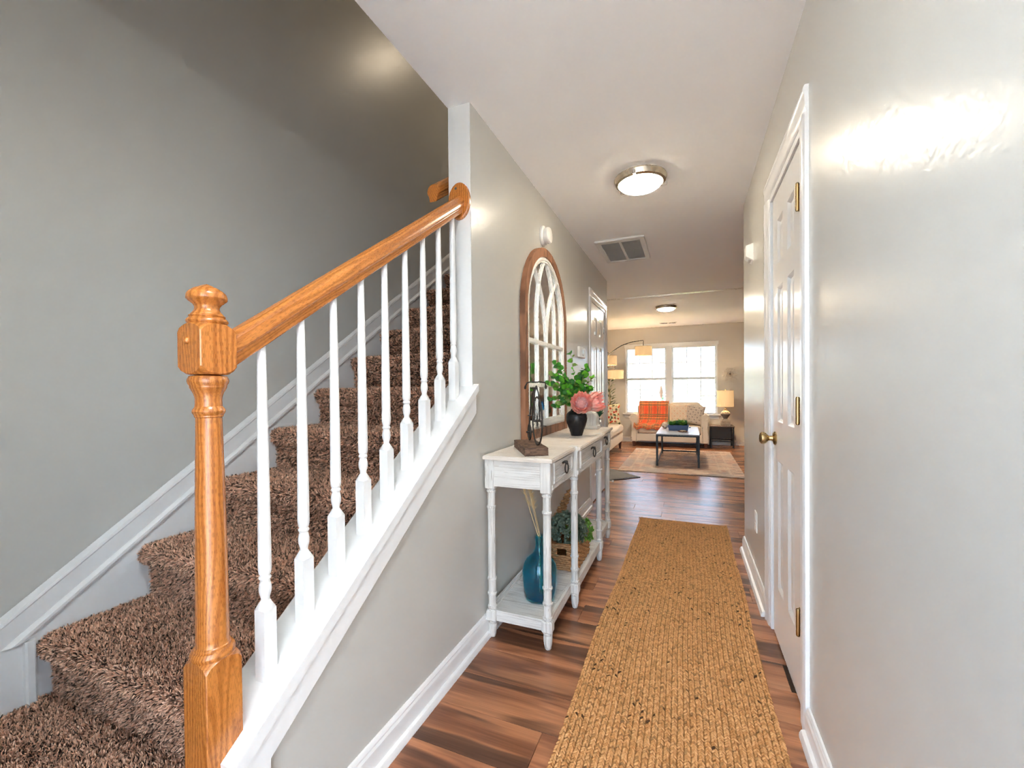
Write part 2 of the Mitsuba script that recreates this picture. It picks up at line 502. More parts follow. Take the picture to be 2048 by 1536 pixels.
def pile(n, dens, L, W, r):
    path = np.array(step_path(n))
    seg = np.linalg.norm(np.diff(path, axis=0), axis=1); cum = np.r_[0, np.cumsum(seg)]
    N = int(dens * cum[-1] * (CX1 - CX0))
    s = r.random(N) * cum[-1]; x = CX0 + r.random(N) * (CX1 - CX0)
    k = np.clip(np.searchsorted(cum, s) - 1, 0, len(seg) - 1); t = (s - cum[k]) / seg[k]
    p = path[k] + (path[k + 1] - path[k]) * t[:, None]
    d = (path[k + 1] - path[k]) / seg[k][:, None]
    nrm = np.column_stack([np.zeros(N), -d[:, 1], d[:, 0]])
    base = np.column_stack([x, p])
    q = meshkit.noise(base * [22, 22, 22], 3)[:, None] - .5
    q2 = meshkit.noise(base * [22, 22, 22], 9)[:, None] - .5
    tilt = r.normal(0, .55, (N, 3)) + q * [[1.6, 0, 0]] + q2 * [[0, 1.4, -.4]] + [[0, 0, -.15]]
    tip = nrm + tilt; tip /= np.linalg.norm(tip, axis=1, keepdims=True)
    tip = np.where(((tip * nrm).sum(1) < .15)[:, None], tip + nrm * .5, tip); tip /= np.linalg.norm(tip, axis=1, keepdims=True)
    side = np.cross(tip, r.normal(0, 1, (N, 3))); side /= np.linalg.norm(side, axis=1, keepdims=True)
    ln = (L * (.7 + .6 * r.random(N)))[:, None]; w = (W * (.7 + .6 * r.random(N)))[:, None]
    mid = base + (nrm * .6 + tip * .4) * ln * .55
    end = mid + tip * ln * .55
    v = np.stack([base - side * w * .5, base + side * w * .5, mid - side * w * .55, mid + side * w * .55, end - side * w * .35, end + side * w * .35], 1)
    v[..., 0] = np.clip(v[..., 0], XS + .013, XLS - .001)
    f = np.array([[0, 1, 3], [0, 3, 2], [2, 3, 5], [2, 5, 4]])
    F = (np.arange(N) * 6)[:, None, None] + f
    m = meshkit.fbm(base * [9, 9, 9], 2, 4)
    pick = r.random(N)
    pal = np.array([lin(240, 200, 172), lin(206, 163, 138), lin(138, 107, 91), lin(40, 33, 30)])
    cut = np.column_stack([.40 + .25 * (m - .5), .68 + .15 * (m - .5), .84 + 0 * m])
    c = pal[(pick[:, None] > cut).sum(1)] * (.85 + .3 * r.random(N))[:, None]
    shade = np.stack([c] * 6, 1)
    return (v.reshape(-1, 3), F.reshape(-1, 3)), shade.reshape(-1, 3)


pr = np.random.default_rng(5)
for n in range(1, 15):
    y, z, z0 = Y1 + (n - 1) * RUN, n * RISE, (n - 1) * RISE
    poly = step_path(n) + [(y + RUN + .045, z0), ]
    k = put(stair, 'step', prism(poly, CX1 - CX0, 'x', CX0), 'm_carpet_base', 30)
    if n <= 11:
        dens, L, W = ((115000, .0125, .0027), (75000, .013, .0033), (45000, .014, .0045))[0 if n <= 3 else 1 if n <= 6 else 2]
        mesh, col = pile(n, dens, L, W, pr)
        put(k, 'carpet_pile', mesh, 'm_carpet', False, kind='stuff', color=col)
struct('floor_upstairs')
put('floor_upstairs', None, cat([box(CX0, XLS, Y1 + 14 * RUN, YE - .2, 14 * RISE - .2, 14 * RISE)]), 'm_carpet_base')

# ------------------------------------------------------------------ balustrade
rail = thing('stair_railing', 'honey oak newel post and handrail with white turned balusters beside the stairs', 'railing')
NX, NY, NH = -0.944, 0.588, 0.038
newel = []


def turned_block(z0, z1, low, high):
    sq = mf(box(NX - NH, NX + NH, NY - NH, NY + NH, z0, z1, .002))
    prof = [(0.0, z0 - .01)]
    prof += ([(.030, z0 - .001), (.037, z0 + .001), (.046, z0 + .008), (.056, z0 + .022)] if low else [(.08, z0 - .01)])
    prof += ([(.056, z1 - .026), (.048, z1 - .010), (.037, z1 - .001), (.030, z1 + .001)] if high else [(.08, z1 + .01)])
    prof += [(0.0, z1 + .01)]
    return mt(sq ^ mf(lathe(prof, 48, (NX, NY))))


def arc(r0, z0, r1, z1, bulge, n=5):
    """Points of a bowed profile line."""
    t = np.linspace(0, 1, n)
    return [(r0 + (r1 - r0) * a + bulge * math.sin(math.pi * a), z0 + (z1 - z0) * a) for a in t]


k = put(rail, 'newel_post', cat([
    turned_block(0.0, .603, False, True), turned_block(1.199, 1.306, True, True),
    lathe([(0, .598)] + arc(.0375, .600, .0375, .618, .004) + [(.0335, .620), (.0335, .624)] + arc(.0315, .626, .0305, .642, -.001) + arc(.0305, .65, .0237, 1.108, .0008, 9)
          + [(.026, 1.110)] + arc(.026, 1.113, .026, 1.130, .004) + [(.0245, 1.132)] + arc(.0245, 1.135, .0335, 1.172, -.004, 7) + [(.0335, 1.174)] + arc(.0335, 1.176, .0335, 1.196, .004) + [(0, 1.202)], 40, (NX, NY))]), 'm_oak', 30)
put(k, 'finial', lathe([(0, 1.303), (.034, 1.304)] + arc(.034, 1.306, .034, 1.318, .004) + arc(.031, 1.320, .029, 1.326, .003) + arc(.029, 1.327, .0345, 1.356, -.0095, 9) + [(.0370, 1.359)] + arc(.0370, 1.361, 0.0, 1.392, .011, 12), 44, (NX, NY)), 'm_oak', 40)
plug = trimesh.creation.uv_sphere(radius=.007, count=(8, 12))
put(k, 'wood_plug', xf(plug, (NX - .004, NY - NH, 1.268)), 'm_oak', True)

RB = lambda yy: 1.235 + .7035 * (yy - .659)
ra = math.atan(.7035)
half = [(.015, 0), (.0185, .003), (.0195, .013), (.0225, .019), (.0225, .023), (.029, .029), (.0305, .040), (.027, .052), (.018, .061), (.008, .0645)]
rp = half + [(-a, b) for a, b in reversed(half)]
ry0, ry1 = NY + NH - .002, YW - .016
d_ = V(0, math.cos(ra), math.sin(ra)); up_ = V(0, -math.sin(ra), math.cos(ra))
hr = sweep(rp, V(NX, .45, RB(.45)), V(NX, 1.85, RB(1.85)), (1, 0, 0), up_)
hr = mt(mf(hr) ^ mf(box(-2, 0, ry0, ry1, 0, 3)))
put(rail, 'handrail', hr, 'm_oak_rail', 28)

th = np.linspace(0, 2 * np.pi, 48, endpoint=False)
def oval(a, b): return [(NX + a * math.cos(t), 2.006 + b * math.sin(t)) for t in th]
ros = cat([prism(oval(.054, .082), .012, 'y', YW - .015), hull([(x, YW - .015, z) for x, z in oval(.054, .082)] + [(x, YW - .019, z) for x, z in oval(.049, .077)])])
k = put(rail, 'rosette', ros, 'm_oak', 25)
put(k, 'screw_hole', xf(lathe([(.0, 0), (.0055, 0), (.0055, .002), (.0035, .0022), (0, .001)], 16), (NX - .012, YW - .0185, 2.062), rx=math.pi / 2), 'm_dark_hole', 30)


def baluster(yc):
    s = .0165
    zb = lambda yy: capz(yy)
    z0 = zb(yc)
    t = z0 + .158
    blk = prism([(yc - s, zb(yc - s)), (yc + s, zb(yc + s)), (yc + s, t), (yc - s, t)], 2 * s, 'x', NX - s)
    top = hull([(NX + a * s, yc + b * s, t) for a in (-1, 1) for b in (-1, 1)] + [(NX + .0095 * math.cos(q), yc + .0095 * math.sin(q), t + .022) for q in th[::4]])
    zt = RB(yc) + .004
    turn = lathe([(0, t + .018)] + arc(.0095, t + .021, .0098, t + .026, .0) + arc(.0100, t + .028, .0112, t + .066, .0035, 7) + [(.0105, t + .068)] + arc(.0112, t + .070, .0112, t + .080, .0028)
                 + [(.0110, t + .082)] + arc(.0128, t + .084, .0148, t + .10, .0005) + arc(.0148, t + .11, .0094, zt, .0004, 6), 24, (NX, yc))
    return cat([blk, top, turn])


for q in range(9):
    put(rail, 'baluster', baluster(.711 + .1129 * q), 'm_white', 35)

# the second handrail, on the stair side of the full height wall
wr = thing('wall_handrail', 'short visible end of the oak handrail fixed behind the wall corner', 'handrail')
hx = XLS - .062
h2 = sweep(rp, V(hx, 1.2, 1.64), V(hx, 3.9, 1.64 + .7035 * 2.7), (1, 0, 0), up_)
h2 = mt(mf(h2) ^ mf(box(-2, 0, 1.655, 3.4, 0, 4)))
h2.apply_translation((0, 0, 0.055))
put(wr, 'rail', h2, 'm_oak_rail', 28)
for yy in (1.95, 2.9):
    put(wr, 'bracket', tube([(hx, yy, 1.695 + .7035 * (yy - 1.2)), (hx, yy, 1.66 + .7035 * (yy - 1.2)), (XLS, yy, 1.64 + .7035 * (yy - 1.2))], .006, 10), 'm_brass', True)

# ------------------------------------------------------------------ doors, window, ceiling grilles, runner
CAS = [(0, 0), (.088, 0), (.088, .012), (.080, .016), (.066, .017), (.056, .013), (.030, .012), (.016, .011), (.006, .008), (0, .005)]


def door_unit(name, face, sgn, y0, y1, top, near_first, knob_y=None, hinge_y=None, brass='m_brass'):
    """Six panel door in a wall face x = face whose front looks along sgn * x; slab from y0 to y1, in an opening with casing."""
    struct(name)
    X = lambda d: face + sgn * d                # d: towards the viewer
    a, b = y0 - .045, y1 + .045                 # opening
    o0, o1 = a - .088, b + .088
    h = 2.06
    side = V(sgn, 0, 0)
    put(name, 'casing', sweep([(d, u) for u, d in CAS], V(face, b, 0), V(face, b, h), side, V(0, 1, 0), None), 'm_white', 25)
    put(name, 'casing', sweep([(d, -u) for u, d in CAS], V(face, a, 0), V(face, a, h), side, V(0, 1, 0), None), 'm_white', 25)
    put(name, 'casing', sweep([(d, u) for u, d in CAS], V(face, o0, h), V(face, o1, h), side, V(0, 0, 1), None), 'm_white', 25)
    put(name, 'jamb', cat([box(X(-.112), X(.004), a, a + .02, 0, h), box(X(-.112), X(.004), b - .02, b, 0, h), box(X(-.112), X(.004), a, b, h - .025, h),
                           box(X(-.06), X(-.042), a + .02, b - .02, 0, h - .025) if False else box(X(-.06), X(-.045), a + .018, a + .036, 0, h - .02)]), 'm_white')
    # slab: stiles and rails around six openings, panels set into them
    W = y1 - y0
    st = .24 * W / 1.25 if W < .6 else .125
    mid = st * .88
    pw = (W - 2 * st - mid) / 2
    cols = [(y0 + st, y0 + st + pw), (y1 - st - pw, y1 - st)]
    rows = [(.25, .83), (1.005, 1.605), (1.71, 1.905)]
    sb, stp = .012, 2.03
    F, B = X(-.004), X(-.040)
    outer = shapely.box(y0, sb, y1, stp)
    holes = shapely.union_all([shapely.box(c[0], r[0], c[1], r[1]) for c in cols for r in rows])
    put(name, 'slab', prism(outer.difference(holes), B - F if B > F else F - B, 'x', min(F, B)), 'm_door')
    for r in rows:
        for c in cols:
            def ring(i, d):
                return [(X(-.004 - d), y, z) for y, z in ((c[0] + i, r[0] + i), (c[1] - i, r[0] + i), (c[1] - i, r[1] - i), (c[0] + i, r[1] - i))]
            rings = [ring(0, 0), ring(.006, .004), ring(.013, .010), ring(.020, .0105), ring(.040, .004), ring(.042, .0035)]
            v = np.array(sum(rings, [])); f = []
            for q in range(len(rings) - 1):
                for e in range(4):
                    p0, p1 = q * 4 + e, q * 4 + (e + 1) % 4
                    f += [(p0, p1, p1 + 4), (p0, p1 + 4, p0 + 4)]
            n = len(v)
            f += [(n - 4, n - 3, n - 2), (n - 4, n - 2, n - 1)]
            t = trimesh.Trimesh(v, np.array(f) if sgn > 0 else np.array(f)[:, ::-1], process=False)
            back = box(X(-.016), X(-.030), c[0] - .001, c[1] + .001, r[0] - .001, r[1] + .001)
            put(name, 'panel', cat([t, back]), 'm_door')
    if hinge_y is not None:
        for z in (.315, 1.075, 1.835):
            k = put(name, 'hinge', cat([xf(lathe([(0, -.05), (.0045, -.05), (.0065, -.046)] + [(.0065, -.05 + .1 * (q + .04) / 5 + e) for q in range(1, 5) for e in (0,)] + [(.0065, .046), (.0045, .05), (0, .05)], 14), (X(.006), hinge_y, z)),
                                        box(X(-.004), X(-.0015), hinge_y - .020, hinge_y + .024, z - .045, z + .045)]), brass, 30, label='metal butt hinge')
    if knob_y is not None:
        prof = [(0, 0), (.030, 0), (.031, .004), (.026, .008), (.012, .012), (.0105, .026), (.014, .031), (.024, .040), (.0275, .050), (.0265, .058), (.018, .064), (0, .066)]
        k = put(name, 'knob', xf(lathe(prof, 32), (X(-.003), knob_y, .925), ry=sgn * math.pi / 2), brass, 35, label='polished brass door knob')


door_unit('door_1', XR, -1, 1.792, 2.318, 2.03, True, knob_y=2.262, hinge_y=1.790, brass='m_dark_brass')
labels['door_1']['label'] = 'white six panel closet door with brass hinges and knob in the right wall'
door_unit('door_2', XL, 1, 4.25, 4.93, 2.03, True, hinge_y=4.932, brass='m_steel')
labels['door_2']['label'] = 'white six panel door at the far end of the left hall wall'
struct('light_stop_panel')
put('light_stop_panel', None, cat([box(XR + .10, XR + .115, 1.70, 2.41, 0, 2.1), box(XLS - .012, XLS, 4.15, 5.03, 0, 2.12)]), 'm_dark_hole')  # dark panels added behind the closed doors to stop light leaking

# back window: frame, sashes, muntins, panes
mat('m_glass', {'type': 'thindielectric', 'int_ior': 1.5}, False)
struct('window_1')
Wm = (-0.42, -0.312)
cs = .012
put('window_1', 'casing', cat([box(WX0 - .03, WX1 + .035, YB - .016, YB, WZ1 - .005, WZ1 + .065, .004), box(WX0 - .02, WX0 + .012, YB - .012, YB, WZ0, WZ1, .003), box(WX1 - .012, WX1 + .02, YB - .012, YB, WZ0, WZ1, .003)]), 'm_white')
put('window_1', 'sill', box(WX0 - .07, WX1 + .06, YB - .07, YB + .06, WZ0 - .012, WZ0 + .016, .006), 'm_white')
put('window_1', 'apron', box(WX0 - .045, WX1 + .035, YB - .018, YB, WZ0 - .082, WZ0 - .012, .004), 'm_white')
put('window_1', 'mullion', box(Wm[0], Wm[1], YB - .01, YB + .12, WZ0, WZ1, .004), 'm_white')
for x0, x1 in ((WX0, Wm[0]), (Wm[1], WX1)):
    zm = 1.35
    put('window_1', 'frame', cat([box(x0, x0 + .03, YB + .05, YB + .12, WZ0, WZ1), box(x1 - .03, x1, YB + .05, YB + .12, WZ0, WZ1), box(x0, x1, YB + .05, YB + .12, WZ1 - .03, WZ1), box(x0, x1, YB + .05, YB + .12, WZ0, WZ0 + .04)]), 'm_white')
    put('window_1', 'meeting_rail', box(x0 + .03, x1 - .03, YB + .05, YB + .10, zm - .025, zm + .025, .004), 'm_white')
    w = x1 - x0
    for z0, z1 in ((WZ0 + .04, zm - .025), (zm + .025, WZ1 - .03)):
        for q in (1, 2):
            xm = x0 + .03 + (w - .06) * q / 3
            put('window_1', 'muntin', box(xm - .008, xm + .008, YB + .072, YB + .088, z0, z1), 'm_white')
        zq = z0 + (z1 - z0) * .5
        put('window_1', 'muntin', box(x0 + .03, x1 - .03, YB + .073, YB + .087, zq - .008, zq + .008), 'm_white')
        for a in range(3):
            for b in range(2):
                xa, xb = x0 + .03 + (w - .06) * a / 3, x0 + .03 + (w - .06) * (a + 1) / 3
                za, zb_ = z0 + (z1 - z0) * b / 2, z0 + (z1 - z0) * (b + 1) / 2
                v = np.array([(xa, YB + .08, za), (xb, YB + .08, za), (xb, YB + .08, zb_), (xa, YB + .08, zb_)])
                put('window_1', 'pane', trimesh.Trimesh(v, [(0, 1, 2), (0, 2, 3)], process=False), 'm_glass')

# blinds with open slats
for (x0, x1), txt in (((WX0 + .012, Wm[0] - .004), 'left'), ((Wm[1] + .004, WX1 - .012), 'right')):
    t = thing('window_blind', f'white slatted blind with open slats in the {txt} half of the window', 'blind', 'blinds in the back window')
    put(t, 'headrail', box(x0, x1, YB - .005, YB + .045, WZ1 - .045, WZ1 - .002, .003), 'm_white')
    n = 27
    for q in range(n):
        z = WZ0 + .055 + (WZ1 - .06 - WZ0 - .055) * q / (n - 1)
        sl = xf(box(x0, x1, -.017, .017, -.0010, .0010), (0, YB + .020, z), rx=.045)
        put(t, 'slat', sl, 'm_white')
    put(t, 'bottom_rail', box(x0, x1, YB, YB + .04, WZ0 + .024, WZ0 + .042, .003), 'm_white')
    put(t, 'ladder_cord', cat([box(xc - .0012, xc + .0012, YB - .001, YB + .001, WZ0 + .03, WZ1 - .03) for xc in (x0 + .12, (x0 + x1) / 2, x1 - .12)]), 'm_white_matt')
    if txt == 'left':
        put(t, 'tilt_wand', tube([(x1 - .10, YB - .012, WZ1 - .04), (x1 - .10, YB - .012, WZ0 + .35)], .004, 8), 'm_white_matt', True)
        put(t, 'cord_tassel', lathe([(0, 1.20), (.012, 1.19), (.038, 1.06), (.030, 1.02), (.010, .93), (0, .92)], 14, (x1 - .10, YB - .012)), 'm_white_matt', True)

# return air grille and supply register on the ceiling
t = thing('return_air_grille', 'large white return air grille with two louvred panels on the hall ceiling', 'vent')
gx0, gx1, gy0, gy1 = -.752, -.332, 3.705, 4.365
put(t, 'frame', cat([box(gx0, gx1, gy0, gy0 + .07, CZ - .018, CZ, .005), box(gx0, gx1, gy1 - .04, gy1, CZ - .018, CZ, .005), box(gx0, gx0 + .045, gy0, gy1, CZ - .018, CZ, .005), box(gx1 - .045, gx1, gy0, gy1, CZ - .018, CZ, .005)]), 'm_white_matt')
gm = (gx0 + gx1) / 2
put(t, 'centre_bar', box(gm - .011, gm + .011, gy0 + .05, gy1 - .03, CZ - .016, CZ, .003), 'm_white_matt')
put(t, 'filter', box(gx0 + .03, gx1 - .03, gy0 + .03, gy1 - .03, CZ - .003, CZ - .001), 'm_grey')
for x0, x1 in ((gx0 + .045, gm - .011), (gm + .011, gx1 - .045)):
    put(t, 'louvre_panel', cat([xf(box(x0, x1, -.006, .006, -.0006, .0006), (0, yy, CZ - .009), rx=.7) for yy in np.arange(gy0 + .08, gy1 - .045, .0125)]), 'm_grey', kind='stuff')
t = thing('supply_register', 'small slotted white register on the living room ceiling before the window', 'vent')
put(t, 'frame', box(-.52, -.20, 8.86, 9.02, CZ - .008, CZ, .003), 'm_white_matt')
for x0, x1 in ((-.50, -.37), (-.35, -.22)):
    put(t, 'slot', box(x0, x1, 8.90, 8.98, CZ - .0095, CZ - .007), 'm_black')

# small fittings on the walls
t = thing('smoke_alarm', 'round white smoke alarm on the wall just above the arched mirror', 'smoke alarm')
put(t, 'base', xf(lathe([(0, 0), (.062, 0), (.066, .006), (.066, .016), (.060, .020), (0, .020)], 40), (XL, 2.70, 2.175), ry=math.pi / 2), 'm_plastic', 30)
put(t, 'cover', xf(lathe([(0, .019), (.046, .020), (.046, .034), (.053, .036), (.053, .048), (.047, .056), (.02, .060), (0, .060)], 40), (XL, 2.70, 2.175), ry=math.pi / 2), 'm_plastic', 30)
t = thing('thermostat', 'square white thermostat on the hall wall beyond the mirror', 'thermostat')
put(t, 'body', box(XL, XL + .022, 3.635, 3.865, 1.435, 1.53, .005), 'm_plastic')
mat('m_screen', P((0.45, 0.47, 0.43), 0.25, 0.5))
put(t, 'screen', box(XL + .0215, XL + .0235, 3.72, 3.80, 1.475, 1.51, .0005), 'm_screen')
put(t, 'button', box(XL + .0215, XL + .0245, 3.73, 3.79, 1.452, 1.462, .0008), 'm_grey')
t = thing('door_chime', 'small white wedge-shaped box high on the right wall beyond the closet door', 'chime')
put(t, 'body', hull([(XR, y, z) for y in (2.93, 3.03) for z in (1.925, 2.03)] + [(XR - .038, y, z) for y in (2.94, 3.02) for z in (1.955, 2.02)]), 'm_plastic')
put(t, 'grille', box(XR - .022, XR - .004, 2.945, 3.015, 1.932, 1.938), 'm_grey')
t = thing('wall_outlet', 'white outlet plate low on the right wall beyond the closet door', 'outlet')
put(t, 'plate', box(XR - .006, XR, 2.80, 2.875, .312, .432, .002), 'm_plastic')
for z in (.348, .396):
    put(t, 'socket', box(XR - .008, XR - .005, 2.822, 2.853, z - .016, z + .016, .001), 'm_plastic')
t = thing('door_stop', 'white rubber door stop on the baseboard at the end of the hall wall', 'door stop')
put(t, 'spring', tube([(XL + .010, 5.07, .062), (XL + .062, 5.07, .062)], .005, 10), 'm_steel', True)
put(t, 'tip', xf(lathe([(0, .055), (.012, .056), (.014, .064), (.012, .076), (0, .078)], 16), (XL, 5.07, .062), ry=math.pi / 2), 'm_plastic', True)

# jute runner: braids sewn side by side
def jute(p, n, uv):
    k = cell_rand(uv.x * 1000, uv.y * 1000, 1)
    c = mix((0.47, 0.222, 0.080), (0.68, 0.375, 0.165), k)
    c = mix(c, (0.30, 0.155, 0.06), smoothstep(0.86, 0.95, cell_rand(uv.x * 1000, uv.y * 1000, 5)) * 0.8)
    return mix(c, (0.06, 0.03, 0.015), smoothstep(0.968, 0.975, cell_rand(uv.x * 1000, uv.y * 1000, 9)) * smoothstep(0.35, 0.65, noise(p.x * 14, p.y * 9, 0)))


mat('m_jute', bump(lambda p, n, uv: noise(p.x * 900, p.y * 300, p.z * 900), 0.0008, P(mikit.proc(jute), 0.8, 0.15)))
mat('m_jute_gap_shade', P((0.26, 0.13, 0.048), 0.9, 0.1))  # backing darkened to paint the shadow in gaps between braids
run = thing('jute_runner', 'golden braided jute runner lying along the hallway floor', 'rug')
RX0, RX1, RY0, RY1, NB = -.405, .287, .55, 3.92, 34
bw = (RX1 - RX0) / NB
put(run, 'backing', box(RX0 + .006, RX1 - .006, RY0 + .006, RY1 - .006, .0006, .005), 'm_jute_gap_shade')
st = .0108
blob = trimesh.creation.uv_sphere(radius=1.0, count=(4, 6))
bv, bf = np.array(blob.vertices), np.array(blob.faces)
pr = np.random.default_rng(3)


def stitches(C, D, r):
    """Chevron stitches at centres C with unit directions D (flat)."""
    n = len(C)
    Q = np.column_stack([-D[:, 1], D[:, 0], np.zeros(n)])
    sc = r.uniform(.85, 1.15, (n, 1, 1))
    v = C[:, None] + sc * (bv[None, :, :1] * D[:, None] * .0094 + bv[None, :, 1:2] * Q[:, None] * .0041 + bv[None, :, 2:] * V(0, 0, .0042))
    f = (np.arange(n) * len(bv))[:, None, None] + bf
    uv = np.repeat(r.random((n, 2)), len(bv), 0)
    return (v.reshape(-1, 3), f.reshape(-1, 3)), uv


def bend(y):  # slight waviness of the long rug
    return .006 * np.sin(y * 2.1 + .6) + .004 * np.sin(y * 5.3)


for b in range(NB):
    inset = min(b, NB - 1 - b)
    inset = min(inset, 4) * bw
    ys = np.arange(RY0 + inset, RY1 - inset, st) + pr.random() * st
    xc = RX0 + (b + .5) * bw
    C, D = [], []
    for sgn in (-1, 1):
        yy = ys + (0 if sgn < 0 else st / 2) + pr.normal(0, .0012, len(ys))
        C.append(np.column_stack([xc + sgn * bw * .195 + bend(yy) + pr.normal(0, .0006, len(ys)), yy, .0075 + pr.normal(0, .0008, len(ys))]))
        ang = math.pi / 2 + sgn * .52 + pr.normal(0, .12, len(ys))
        D.append(np.column_stack([np.cos(ang), np.sin(ang), np.zeros(len(ys))]))
    (v, f), uv = stitches(np.vstack(C), np.vstack(D), pr)
    put(run, 'braid', (v, f), 'm_jute', True, uv=uv)
C, D = [], []
for b in range(4):                       # the braids turn the corner at the ends
    for ye, s in ((RY1, -1), (RY0, 1)):
        for sgn in (-1, 1):
            xs = np.arange(RX0 + b * bw, RX1 - b * bw, st)
            C.append(np.column_stack([xs, ye + s * ((b + .5) * bw + sgn * bw * .195) + 0 * xs, .0075 + pr.normal(0, .0008, len(xs))]))
            ang = sgn * .52 + pr.normal(0, .12, len(xs))
            D.append(np.column_stack([np.cos(ang), np.sin(ang), 0 * xs]))
(v, f), uv = stitches(np.vstack(C), np.vstack(D), pr)
put(run, 'end_braid', (v, f), 'm_jute', True, uv=uv)

# ------------------------------------------------------------------ console table
def wash(along, lo=(0.44, 0.425, 0.40), hi=(0.61, 0.60, 0.575), tint=1.0):
    def f(p, n, uv):
        q = [p.x, p.y, p.z]; L = q.pop(along); a, b = q
        s = fbm(L * 7, a * 240, b * 240, 3) * .7 + .3 * fbm(p.x * 12, p.y * 12, p.z * 12, 2)
        k = smoothstep(0.30, 0.60, s)
        c = mix(lo, hi, k)
        nick = smoothstep(0.74, 0.80, noise(L * 22, a * 160, b * 160)) * smoothstep(0.5, 0.75, noise(p.x * 9, p.y * 9, p.z * 9))
        return mix(c, (0.22, 0.19, 0.16), nick * 0.7)
    return f


for nm, ax in (('x', 0), ('y', 1), ('z', 2)):
    mat(f'm_wash_{nm}', bump(lambda p, n, uv: fbm(p.x * 120, p.y * 120, p.z * 120, 2), 0.0002, P(mikit.proc(wash(ax)), 0.5, 0.35)))
mat('m_wash_top_reflect', P(mikit.proc(wash(0, (0.52, 0.46, 0.395), (0.66, 0.60, 0.53))), 0.4, 0.4))  # tan tint paints the warm reflection into the tabletop colour
mat('m_iron', P((0.022, 0.019, 0.017), 0.45, 0.4, metallic=0.3))
con = thing('console_table', 'whitewashed console table with three drawers and ringed bamboo-style legs', 'table')
TZ = .857
XBK, XE, XC = XL + .012, -.556, -.530
LEGS = [(-.856, 1.800), (-.583, 1.798), (-.560, 2.196), (-.560, 2.862), (-.583, 3.318), (-.856, 3.318)]
YA, YZ = 1.755, 3.360
yc0, yc1 = 2.172, 2.886
top = Polygon([(XBK, YA), (XE + .012, YA), (XE + .012, yc0), (XC + .012, yc0), (XC + .012, yc1), (XE + .012, yc1), (XE + .012, YZ), (XBK, YZ)])
tm = cat([prism(top, .014, 'z', TZ - .018), prism(top.buffer(-.003, join_style=2), .004, 'z', TZ - .004)])
put(con, 'tabletop', tm, 'm_wash_top_reflect')
AZ0, AZ1 = .713, TZ - .018
put(con, 'end_panel', box(-.84, -.60, 1.779, 1.795, AZ0, AZ1), 'm_wash_x')
put(con, 'end_panel', box(-.84, -.60, 3.323, 3.339, AZ0, AZ1), 'm_wash_x')
put(con, 'back_panel', box(-.876, -.862, 1.80, 3.32, AZ0, AZ1), 'm_wash_y')
put(con, 'rail', cat([box(-.578, XE, 1.80, yc0, AZ0, AZ0 + .020), box(-.578, XE, yc1, 3.32, AZ0, AZ0 + .020), box(-.552, XC, yc0, yc1, AZ0, AZ0 + .020),
                      box(-.578, XE, 1.80, yc0, AZ1 - .008, AZ1), box(-.578, XE, yc1, 3.32, AZ1 - .008, AZ1), box(-.552, XC, yc0, yc1, AZ1 - .008, AZ1)]), 'm_wash_y')
for y0, y1, xf_ in ((1.828, 2.160, XE), (2.226, 2.832, XC), (2.898, 3.286, XE)):
    z0, z1 = AZ0 + .022, AZ1 - .010
    fr = shapely.box(y0, z0, y1, z1).difference(shapely.box(y0 + .016, z0 + .014, y1 - .016, z1 - .014))
    d = put(con, 'drawer', cat([prism(fr, .016, 'x', xf_ - .014), box(xf_ - .016, xf_ - .008, y0, y1, z0, z1), box(xf_ - .25, xf_ - .016, y0 + .01, y1 - .01, z0, z1 - .01)]), 'm_wash_y')
    ym, zt = (y0 + y1) / 2, (z0 + z1) / 2 + .026
    ringp = [(xf_ + .012 + .004 * math.sin(a), ym + .014 * math.sin(a), zt - .030 - .024 * math.cos(a)) for a in np.linspace(0, 2 * np.pi, 22, endpoint=False)]
    put(d, 'drop_pull', cat([tube(ringp, .0036, 8, closed=True), xf(lathe([(0, -.008), (.012, -.008), (.012, -.005), (.006, -.002), (.006, .010), (0, .012)], 14), (xf_, ym, zt), ry=math.pi / 2), box(xf_ + .004, xf_ + .018, ym - .005, ym + .005, zt - .010, zt + .006, .003)]), 'm_iron', True, label='black drop ring pull')


def leg(x, y, front):
    s = .0245
    ps = []
    ps.append(box(x - s, x + s, y - s, y + s, .698 if True else 0, (AZ1 if not front else TZ + .002), .004))
    prof = [(0, .705), (.021, .704)] + [(.0215, .700)]
    R = .0182
    for zr in (.686, .612, .275, .205, .142):
        prof += [(R, zr + .010), (R + .0012, zr + .006), (R + .0042, zr + .004), (R + .0048, zr), (R + .0042, zr - .004), (R + .0012, zr - .006), (R, zr - .010)]
    prof += [(.018, .130), (0, .129)]
    ps.append(lathe(prof[::-1], 22, (x, y)))
    ps.append(box(x - s, x + s, y - s, y + s, .078, .132, .006))
    ps.append(lathe([(0, 0), (.012, .0), (.0145, .004)] + arc(.0145, .006, .0205, .060, .0022) + [(.0185, .064), (.0215, .069), (.0215, .074), (.017, .079), (0, .080)], 22, (x, y)))
    put(con, 'leg', cat(ps), 'm_wash_z', 35)


